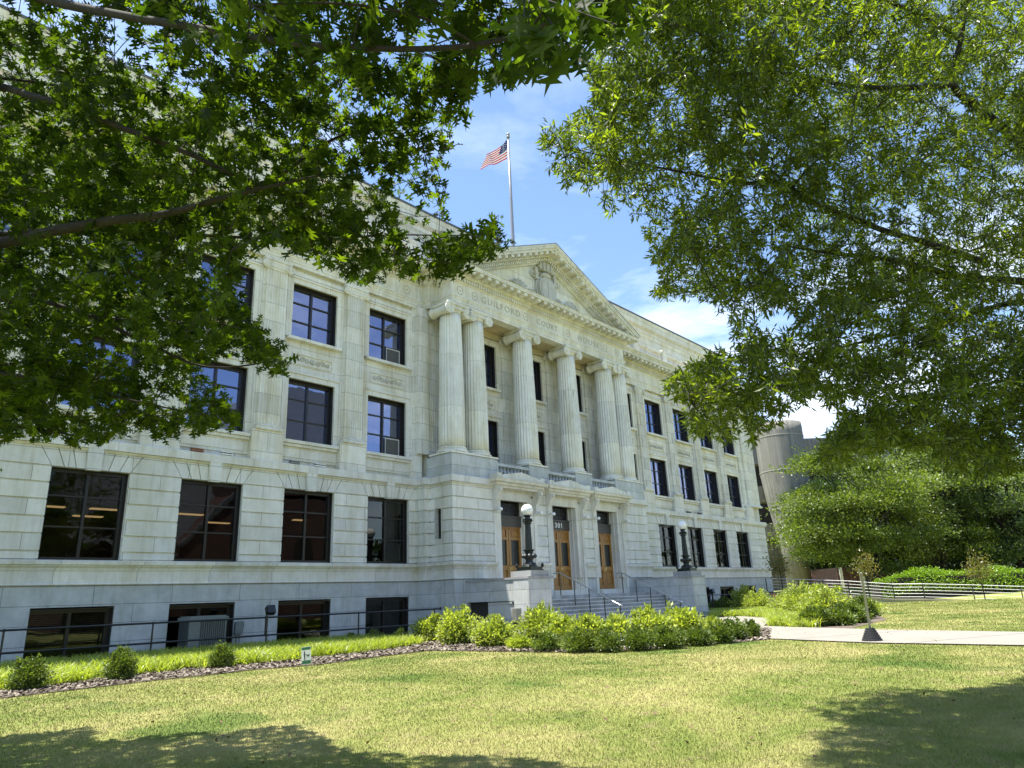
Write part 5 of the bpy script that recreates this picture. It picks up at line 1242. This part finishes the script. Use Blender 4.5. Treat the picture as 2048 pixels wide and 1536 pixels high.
for colr_, mat, nm in ((0, mr_, 'red_stripes'), (1, mw, 'white_stripes')):
    b = MB()
    for k in range(13):
        if k % 2 == colr_: b.add(*sheet(.46 if k < 7 else 0, 1, k/13, (k+1)/13, 28, 2))
    b.build(nm, mat, flg, True)
b = MB(); b.add(*sheet(0, .46, 0, 7/13, 14, 8)); b.build('canton', mb_, flg, True)
b = MB()
for i in range(9):
    for j in range(11):
        if (i+j) % 2 == 0:
            c_ = fpos(.46*(j+1)/12, (7/13)*(i+1)/10)
            for off in (-.012, .012):
                P = []
                for k in range(10): a = math.pi*k/5; q = .062 if k % 2 == 0 else .026; P.append(c_+np.array([.7*q*math.sin(a), off, .7*q*math.cos(a)]))
                b.add(P, [tuple(range(10))])
b.build('stars', mw, flg)
# ================================================================ ACROSS THE LAWN (seen in the window panes)
t = thing('brick_church', (12, -62, GZ), 'red brick building with slate roof and gable standing opposite, mirrored in the window panes', 'building')
b = MB(); b.box(16, 31, -76, -60, -3, 21); b.prism([(6.2, -3), (18.4, -3), (18.4, 6.8), (12.3, 13.0), (6.2, 6.8)], -72, -57); b.box(-4, 6.2, -72, -58.5, -3, 5.5); b.build('wall', M['brick'], t)
b = MB(); b.prism([(15.6, 21), (31.4, 21), (28, 29), (19, 29)], -77, -59.5); b.prism([(-58.2, 5.2), (-58.2, 5.5), (-65, 16.5), (-72, 5.5)], -5, 12.5, 'x'); fixn(b.build('roof', M['slate'], t))
b = MB(); b.prism([(5.6, 6.4), (12.3, 13.5), (19, 6.4), (18.5, 6.1), (12.3, 12.8), (6.1, 6.1)], -57.3, -56.7); b.box(16, 31, -60.1, -60, 13.4, 13.9); fixn(b.build('stone_trim', M['slate'], t))
b = MB()
for k in range(3): 
    P = [(8.6+k*3.8+1.3*math.cos(a), 3.2+1.3*math.sin(a)) for a in [math.pi*i/10 for i in range(11)]]; b.prism([(8.6+k*3.8+1.3, -1)]+P+[(8.6+k*3.8-1.3, -1)], -57.02, -56.95)
for k in range(3):
    for z0 in (3.5, 15): P = [(19.3+k*4.4+1.2*math.cos(a), z0+4+1.2*math.sin(a)) for a in [math.pi*i/10 for i in range(11)]]; b.prism([(20.5+k*4.4, z0)]+P+[(18.1+k*4.4, z0)], -60.05, -59.9)
b.build('window', M['dark'], t)
for x, y, h, w, lb, sd in ((-6, -52, 13.5, 16, 'broad street tree opposite the left wing, mirrored in the panes', 41), (40, -58, 13, 17, 'broad street tree opposite the portico, mirrored in the panes', 42), (100, -60, 15, 22, 'broad street tree opposite the far end of the right wing, mirrored in the panes', 43)):
    tree(x, y, h, w, lb, 'darkleaf', sd, 9000, .6, group='street trees opposite')
# ================================================================ NEAR OAKS
OAKV = [(0,0,0),(0,.3,.0),(0,.53,.0),(0,.74,.0),(0,1,-.06)]; OAKF = []
_half = [(.26,.10,.03),(.05,.27,.02),(.48,.37,.10),(.36,.50,.06),(.05,.51,.02),(.36,.74,.07),(.05,.71,.01)]
for sgn in (1, -1):
    o = len(OAKV); OAKV += [(sgn*a, b_, c_) for a, b_, c_ in _half]
    tri = [(0, o, o+1), (0, o+1, 1), (1, o+1, o+2), (1, o+2, o+3), (1, o+3, o+4), (1, o+4, 2), (2, o+4, o+5), (2, o+5, o+6), (2, o+6, 3), (3, o+6, 4)]
    OAKF += [t_ if sgn > 0 else t_[::-1] for t_ in tri]
WILV = [(0,0,0),(.125,.48,.02),(0,.5,0),(-.125,.48,.02),(0,1,-.06)]
WILF = [(0,1,2),(0,2,3),(1,4,2),(2,4,3)]
SHL = [(-400,1478),(0,1470),(100,1462),(190,1449),(222,1449),(200,1478),(370,1466),(600,1446),(662,1466),(700,1502),(830,1517),(1000,1509),(1100,1522),(1215,1540),(1215,2600),(-400,2600)]
SHR = [(1590,1540),(1640,1500),(1600,1475),(1575,1468),(1650,1462),(1700,1450),(1640,1440),(1600,1418),(1600,1408),(1650,1402),(1700,1382),(1800,1368),(1900,1382),(2048,1352),(2600,1335),(2600,2600),(1500,2600),(1540,1540)]
def shadow_px(p):
    p = np.asarray(p, float); z = gz(p[..., 0], p[..., 1]); t = (p[..., 2]-z)/SUN[2]
    q = p-SUN*t[..., None]; q[..., 2] = gz(q[..., 0], q[..., 1]); return to_px(q)
def shadow_ok(p):
    u, v, z = shadow_px(p)
    out_ = (z < .5) | (u < 0) | (u > 2048) | (v > 1536)
    return out_ | inpoly(u, v, SHL) | inpoly(u, v, SHR)
def clusters(mask, holes, n, drange, seed, dens=None):
    r = np.random.default_rng(seed); A = np.array(mask); lo, hi = A.min(0), A.max(0); out_ = []
    tries = 0
    while len(out_) < n and tries < 60:
        tries += 1
        q = r.uniform(lo, hi, (n, 2)); ok = inpoly(q[:, 0], q[:, 1], mask)
        for H in holes: ok &= ~inpoly(q[:, 0], q[:, 1], H)
        q = q[ok]
        if dens is not None: q = q[r.uniform(0, 1, len(q)) < dens(q[:, 0], q[:, 1])]
        d0, d1 = drange(q[:, 0], q[:, 1]); D = d0+(d1-d0)*r.uniform(0, 1, len(q))
        p = CAM+RIGHT*((q[:, :1]-1024)/F_PX*D[:, None])-UP*((q[:, 1:]-768)/F_PX*D[:, None])+FWD*D[:, None]
        ok = shadow_ok(p) & (p[:, 2] > gz(p[:, 0], p[:, 1])+1.6)
        out_ += p[ok].tolist()
    return np.array(out_[:n])
def grow(limbs, cl, seed, nsec=60, mask=None, holes=()):
    """limbs: list of (points, radii). returns tube builder and cluster stems"""
    b = MB(); pool = []
    for P, rad in limbs:
        P = [np.array(p) for p in P]; Q, RR = [], []
        for i in range(len(P)-1):
            for k in range(4):
                t = k/4; a = P[max(i-1, 0)]; b0, c0 = P[i], P[i+1]; d = P[min(i+2, len(P)-1)]
                Q.append(.5*((2*b0)+(-a+c0)*t+(2*a-5*b0+4*c0-d)*t*t+(-a+3*b0-3*c0+d)*t**3)); RR.append(rad[i]+(rad[i+1]-rad[i])*t)
        Q.append(P[-1]); RR.append(rad[-1]); b.tube(Q, RR, 9); pool += [(q, r0) for q, r0 in zip(Q, RR)]
    def hid(Q):
        if mask is None: return True
        u, v, z_ = to_px(np.array(Q)); on_ = (z_ > .2) & (u > 0) & (u < 2048) & (v > 0) & (v < 1536)
        bad = on_ & ~inpoly(u, v, mask)
        for H in holes: bad |= on_ & inpoly(u, v, H)
        return not bad.any()
    r = np.random.default_rng(seed); tw = MB(); pts = np.array([p[0] for p in pool]); rad = np.array([p[1] for p in pool])
    order = r.permutation(len(cl)); sec = order[:nsec]
    for i in sec:
        c = cl[i]; d = np.linalg.norm(pts-c, axis=1); j = int(np.argmin(d)); a = pts[j]; L_ = d[j]
        if L_ < .5 or L_ > 1.9 or (L_ > .8 and (c-a)[2] < -.45*L_): continue
        m = (a+c)/2+r.normal(0, .08, 3)*L_+np.array([0, 0, .06*L_]); r0 = min(rad[j]*.6, .006+.008*L_)
        Q = [a*(1-t)**2+2*m*t*(1-t)+c*t*t for t in np.linspace(0, 1, 9)]
        if not hid(Q): continue
        tw.tube(Q, list(np.linspace(r0, .004, 9)), 6, False); pts = np.concatenate([pts, np.array(Q[1:])]); rad = np.concatenate([rad, np.linspace(r0, .004, 9)[1:]])
    stems = []
    for c in cl:
        d = np.linalg.norm(pts-c, axis=1); j = int(np.argmin(d)); a = pts[j]; L_ = d[j]
        m = (a+c)/2+np.array([0, 0, .08*L_])+r.normal(0, .05, 3)*L_; Q = [a*(1-t)**2+2*m*t*(1-t)+c*t*t for t in np.linspace(0, 1, 5)]
        (tw.tube(Q, list(np.linspace(min(.004+.002*L_, .009), .0022, 5)), 3, False) if hid(Q) and L_ < (.7 if (c-a)[2] < -.45*L_ else 1.15) else None); dirn = Q[-1]-Q[-2]; stems.append(dirn/(np.linalg.norm(dirn)+1e-9))
        if r.uniform() < .35: pts = np.concatenate([pts, np.array(Q[2:4])]); rad = np.concatenate([rad, [.004, .003]])
    return b, tw, np.array(stems)
def leafset(cl, stems, seed, per, size, spread, proto, droop=.25, along=.25, flatn=1.0):
    r = np.random.default_rng(seed); k = np.repeat(np.arange(len(cl)), per); m = len(k)
    t = r.uniform(0, 1, m); q = cl[k]-stems[k]*(t*along)[:, None]+r.normal(0, 1, (m, 3))*.015
    ay = stems[k]*.5+r.normal(0, 1, (m, 3))*spread+np.array([0, 0, -droop]); ay /= np.linalg.norm(ay, axis=1)[:, None]
    n = r.normal(0, .75, (m, 3))+np.array([0, 0, flatn]); n -= ay*(n*ay).sum(1)[:, None]; n /= np.linalg.norm(n, axis=1)[:, None]
    ax = np.cross(ay, n); s = size*r.uniform(.5, 1.25, m); q = q+ay*.02
    return leaves(q, s, proto[0], proto[1], ax, ay, n)
# ---- left tree: lobed oak ------------------------------------------------
LM = [(-350,-500),(1420,-500),(1330,-60),(1290,10),(1240,50),(1180,110),(1110,150),(1060,165),(1010,165),(960,190),(925,235),(915,300),(890,350),(905,420),(925,450),(1000,415),(1025,480),(962,515),(905,550),(880,565),(850,540),(760,535),(740,565),(715,570),(680,545),(560,485),(490,500),(470,560),(505,610),(515,655),(560,690),(605,735),(560,755),(500,728),(440,705),(400,740),(480,800),(488,850),(400,865),(365,890),(330,880),(290,865),(240,880),(180,910),(120,865),(95,885),(60,870),(-350,860)]
LH = [[(250,75),(330,80),(285,140),(250,130)],[(430,205),(485,215),(470,245),(440,235)],[(60,290),(170,320),(180,380),(90,350)],[(240,370),(420,400),(380,430),(250,405)],[(660,10),(740,15),(700,60),(660,60)],[(660,130),(700,150),(680,200),(655,190)],[(510,465),(620,500),(640,520),(560,545),(515,520)],[(230,560),(300,570),(280,600),(230,590)]]
def ldens(u, v): 
    g = np.sin(u*.021+v*.013)*np.sin(u*.011-v*.027+1.3); lowz = np.clip((v-420)/400, 0, 1)
    return np.clip(.78-.10*lowz+.40*g, .15, 1)
def ldr(u, v):
    near = np.clip((330-v)/500, 0, 1)*np.clip((u-250)/500, 0, 1)
    return 5.2-2.2*near, 8.8-3.6*near
def clump(c, mask, k, sig, seed):
    r = np.random.default_rng(seed); q = np.repeat(c, k, 0)+r.normal(0, 1, (len(c)*k, 3))*np.array(sig)
    u, v, z_ = to_px(q); return q[inpoly(u, v, mask) & shadow_ok(q) & (z_ > 2)]
cl = np.concatenate([clusters(LM, LH, 1560, ldr, 5, ldens), clump(clusters(LM, LH, 150, ldr, 55, ldens), LM, 10, (.32, .32, .13), 56), clusters([(895,475),(950,440),(1000,418),(1022,482),(960,512),(900,550)], [], 17, lambda u, v: (np.full(u.shape, 4.6), np.full(u.shape, 8.6)), 59), clusters([(720,520),(900,500),(905,560),(880,590),(850,565),(745,580)], [], 9, lambda u, v: (np.full(u.shape, 4.6), np.full(u.shape, 8.6)), 60)])
# big leaves near the viewer along the top
NM = [(380,-260),(1400,-260),(1310,-10),(1250,60),(1190,120),(1130,150),(1080,130),(1040,170),(960,190),(900,210),(760,190),(640,180),(520,150),(380,90)]
cln = clusters(NM, [], 105, lambda u, v: (np.full(u.shape, 2.6), np.full(u.shape, 4.4)), 6)
cln = np.concatenate([cln, clusters([(1020,-40),(1290,-40),(1250,45),(1190,90),(1120,120),(1040,130)], [], 9, lambda u, v: (np.full(u.shape, 1.75), np.full(u.shape, 2.2)), 66)])
# shade makers outside the frame, above the left lawn shadow
def above(P, n, h0, h1, seed, excl):
    r = np.random.default_rng(seed); A = np.array(P); lo, hi = A.min(0), A.max(0); out_ = []
    while len(out_) < n:
        u, v = r.uniform(lo, hi)
        if not inpoly([u], [v], P)[0]: continue
        g = ground(u, v); h = r.uniform(h0, h1); p = g+SUN*(h/SUN[2]); a, b_, z_ = to_px(p)
        if z_ < .3 or a < -10 or a > 2058 or b_ < -10 or excl(float(a), float(b_), float(z_)): out_.append(p)
    return np.array(out_)
SHLN = [(-200,1480),(0,1472),(190,1452),(200,1480),(600,1449),(700,1505),(1000,1512),(1200,1540),(1200,1570),(-200,1570)]
cla = above([(-200,1570),(1200,1570),(1200,1900),(-200,1900)], 500, 3.2, 8, 8, lambda a, b_, z_: inpoly([a], [b_], LM)[0] and z_ > 3)
claf = above(SHLN, 2600, 2.8, 8, 9, lambda a, b_, z_: inpoly([a], [b_], LM)[0] and z_ > 3)
clc = cln[rng.integers(0, len(cln), 420)]+SUN*rng.uniform(.5, 2.2, 420)[:, None]+rng.normal(0, .22, (420, 3)); a_, b_, z_ = to_px(clc); clc = clc[((b_ < -15) | (z_ < .3)) & shadow_ok(clc)]; cla = np.concatenate([cla, clc])
LT = thing('oak_tree', (-33.2, -17.5, GZ), 'near dark green oak with pointed lobed leaves overhanging the left half of the view', 'tree')
A_ = lambda L_: [at(*q) for q in L_]
TB = np.array([-33.2, -17.5, GZ]); TT = TB+np.array([.2, .1, 7.5])
limbs = [([TB, TB+[.05, 0, 2.5], TB+[.12, .05, 5], TT, TT+[.2, .2, 4]], [.34, .27, .22, .17, .08]),
 ([TB+[.08, 0, 3.6]]+A_([(-260,560,7.6),(0,487,5.6),(200,445,5.3),(330,428,5.15),(450,395,5.0),(640,350,5.2)]), [.12, .075, .044, .035, .027, .017, .006]),
 ([TB+[.1, 0, 5.0]]+A_([(-250,90,7.6),(0,172,5.6),(140,215,5.3),(250,258,5.2),(360,300,5.2),(480,355,5.3),(600,405,5.6),(720,470,6.0),(800,520,6.6)]), [.11, .04, .028, .024, .022, .019, .016, .012, .009, .005]),
 ([TB+[.15, 0, 6.0]]+A_([(-300,-120,6.5),(60,-10,5.2),(240,30,4.8),(420,60,4.5),(600,88,4.2),(780,98,3.9),(900,95,3.6),(1000,80,3.3),(1100,45,3.1),(1260,-20,2.9)]), [.10, .05, .035, .028, .024, .020, .017, .014, .011, .008, .004]),
 ([TT]+A_([(-100,-300,5),(300,-250,4.2),(700,-200,3.6),(1050,-150,3.2),(1300,-120,3)]), [.12, .05, .04, .03, .018, .006]),
 (A_([(440,398,6.6),(560,350,6.5),(640,292,6.4),(740,252,6.3),(850,240,6.3)]), [.022, .018, .015, .011, .005]),
 ([TB+[.04, 0, 3.0]]+A_([(-250,640,7.8),(0,600,7.4),(150,620,7.3),(300,690,7.2),(420,735,7.2),(560,720,7.3)]), [.07, .035, .026, .022, .016, .011, .005]),
 ([TB+[.04, 0, 3.2]]+A_([(-200,720,7),(0,745,6.8),(120,770,6.8),(260,800,6.8),(400,830,6.9)]), [.06, .028, .02, .016, .011, .004]),
 (A_([(-60,470,7.3),(200,462,7.2),(400,470,7.4),(600,480,7.6),(780,470,7.6),(960,470,7.7),(1005,450,7.7)]), [.03, .022, .018, .014, .009, .006, .003]),
 ([TB+[.06, 0, 2.8]]+A_([(-260,860,8.5),(-60,850,8.2),(80,860,8.0),(200,880,8.0)]), [.05, .025, .016, .011, .004])]
allc = np.concatenate([cl, cla, claf])
b, tw, stems = grow(limbs, allc, 9, 110, LM, LH)
b.build('trunk', M['bark'], LT, True)
V1, F1 = leafset(allc, stems, 10, 10, .112, .95, (OAKV, OAKF), .35, .22, 1.1)
b2, tw2, st2 = grow([limbs[3], limbs[4]], cln, 12, 14)
for v_, f_ in ((tw2.v, tw2.f),): tw.add(v_, f_)
link('twigs', mesh('twigs', tw.v, tw.f, M['bark'], True), LT)
V2, F2 = leafset(cln, st2, 13, 6, .115, .8, (OAKV, OAKF), .7, .2, .6)
link('crown', mesh('crown', np.concatenate([V1, V2]), np.concatenate([F1, F2+len(V1)]), M['oakleaf']), LT)
# ---- right tree: willow oak ------------------------------------------------
RM = [(1290,-170),(1250,-60),(1215,20),(1190,75),(1170,130),(1190,190),(1160,225),(1095,240),(1075,285),(1065,320),(1100,345),(1120,370),(1150,405),(1200,395),(1215,430),(1290,430),(1290,500),(1325,550),(1305,595),(1360,600),(1400,590),(1430,625),(1475,640),(1440,680),(1400,712),(1335,745),(1318,775),(1350,795),(1380,810),(1370,850),(1385,880),(1430,870),(1450,890),(1490,850),(1500,900),(1525,880),(1560,840),(1600,800),(1640,790),(1680,830),(1650,870),(1625,920),(1660,950),(1720,920),(1790,890),(1850,920),(1900,950),(1990,960),(2048,940),(2300,950),(2300,-170)]
RH = [[(1490,620),(1560,630),(1590,650),(1540,680),(1480,680)],[(1690,650),(1760,655),(1750,700),(1690,700)],[(1640,745),(1690,745),(1690,785),(1640,770)],[(1830,745),(1870,745),(1870,775),(1830,775)],[(1290,455),(1330,460),(1320,500)],[(1365,300),(1395,310),(1385,340)]]
def rdens(u, v):
    g = np.sin(u*.019+v*.017+.5)*np.sin(u*.013-v*.023+2.2); low = np.clip((v-560)/350, 0, 1); edge = np.clip((1500-u)/400, 0, 1)
    return np.clip(.90+.1*low-.20*edge+.42*g, .2, 1)
def rdr(u, v):
    k = np.clip((u-1060)/1000, 0, 1); low = np.clip((v-450)/350, 0, 1); return 7.0+1.5*k-1.0*low, (10.5+4.5*k)*(1-low)+(9.0+1.2*k)*low
clr = np.concatenate([clusters(RM, RH, 4600, rdr, 15, rdens), clump(clusters(RM, RH, 520, rdr, 57, rdens), RM, 16, (.42, .42, .15), 58)])
print('left clusters', len(cl), len(cln), len(cla), 'right', len(clr))
clb = above([(1610,1530),(1650,1480),(1590,1462),(1690,1455),(1610,1416),(1700,1385),(1800,1372),(1930,1386),(2048,1355),(2300,1345),(2300,1560),(1600,1560)], 1300, 6, 12, 16, lambda a, b_, z_: inpoly([a], [b_], RM)[0] and z_ > 6)
RT = thing('willow_oak_tree', (-18.3, -25.6, GZ), 'tall willow oak with narrow leaves filling the right upper half of the view', 'tree')
TB = np.array([-18.3, -25.6, GZ])
limbs = [([TB, TB+[-.05, .05, 3], TB+[-.1, .1, 6], TB+[-.2, .2, 9.5], TB+[-.2, .2, 14]], [.36, .30, .25, .18, .07]),
 ([TB+[-.1, .1, 6.5]]+A_([(2150,330,11.0),(2048,287,10.7),(1962,220,10.3),(1906,168,10),(1921,80,10),(1945,-60,10)]), [.12, .09, .075, .06, .05, .035, .015]),
 (A_([(1906,168,10),(1870,173,9.8),(1780,175,9.6),(1691,171,9.4),(1588,148,9.2),(1480,148,9),(1400,160,8.8)]), [.045, .04, .034, .028, .02, .013, .006]),
 ([TB+[-.1, .1, 5.4]]+A_([(2200,590,11.2),(2044,563,10.8),(1921,553,10.4),(1798,522,10),(1665,507,9.7),(1560,490,9.4)]), [.12, .075, .06, .046, .036, .024, .008]),
 (A_([(1960,522,10.4),(1870,491,10.1),(1768,461,9.8),(1690,430,9.6),(1614,400,9.4),(1553,362,9.2),(1480,366,9),(1358,343,8.6),(1230,317,8.2),(1143,297,8)]), [.055, .046, .040, .034, .03, .024, .018, .014, .009, .004]),
 (A_([(1614,400,9.4),(1540,340,9.3),(1450,290,9.2),(1360,250,9)]), [.022, .016, .01, .005]),
 ([TB+[-.05, .05, 4.6]]+A_([(2200,620,11.4),(2048,602,11),(1870,650,10.7),(1716,686,10.4),(1560,730,10.2),(1440,770,10)]), [.09, .055, .045, .032, .02, .011, .004]),
 (A_([(1870,548,10.4),(1790,590,10.3),(1716,614,10.2),(1640,640,10)]), [.03, .02, .013, .005]),
 ([TB+[-.05, .05, 4.2]]+A_([(2200,800,11.6),(2048,760,11.3),(1930,780,11),(1800,830,10.8)]), [.06, .04, .03, .018, .005]),
 (A_([(1921,80,10),(1820,20,9.6),(1680,-20,9.2),(1500,-30,8.8),(1350,20,8.4)]), [.03, .026, .02, .012, .005]),
 ([TB+[-.1, .1, 9]]+A_([(2000,-250,10.5),(1700,-260,9.8),(1400,-220,9)]), [.1, .05, .03, .01])]
allr = np.concatenate([clr, clb])
b, tw, stems = grow(limbs, allr, 19, 170, RM, RH)
b.build('trunk', M['bark'], RT, True); link('twigs', mesh('twigs', tw.v, np.array(tw.f), M['bark'], True), RT)
V1, F1 = leafset(allr, stems, 20, 22, .100, .95, (WILV, WILF), .10, .16, .8)
link('crown', mesh('crown', V1, F1, M['willowleaf']), RT)
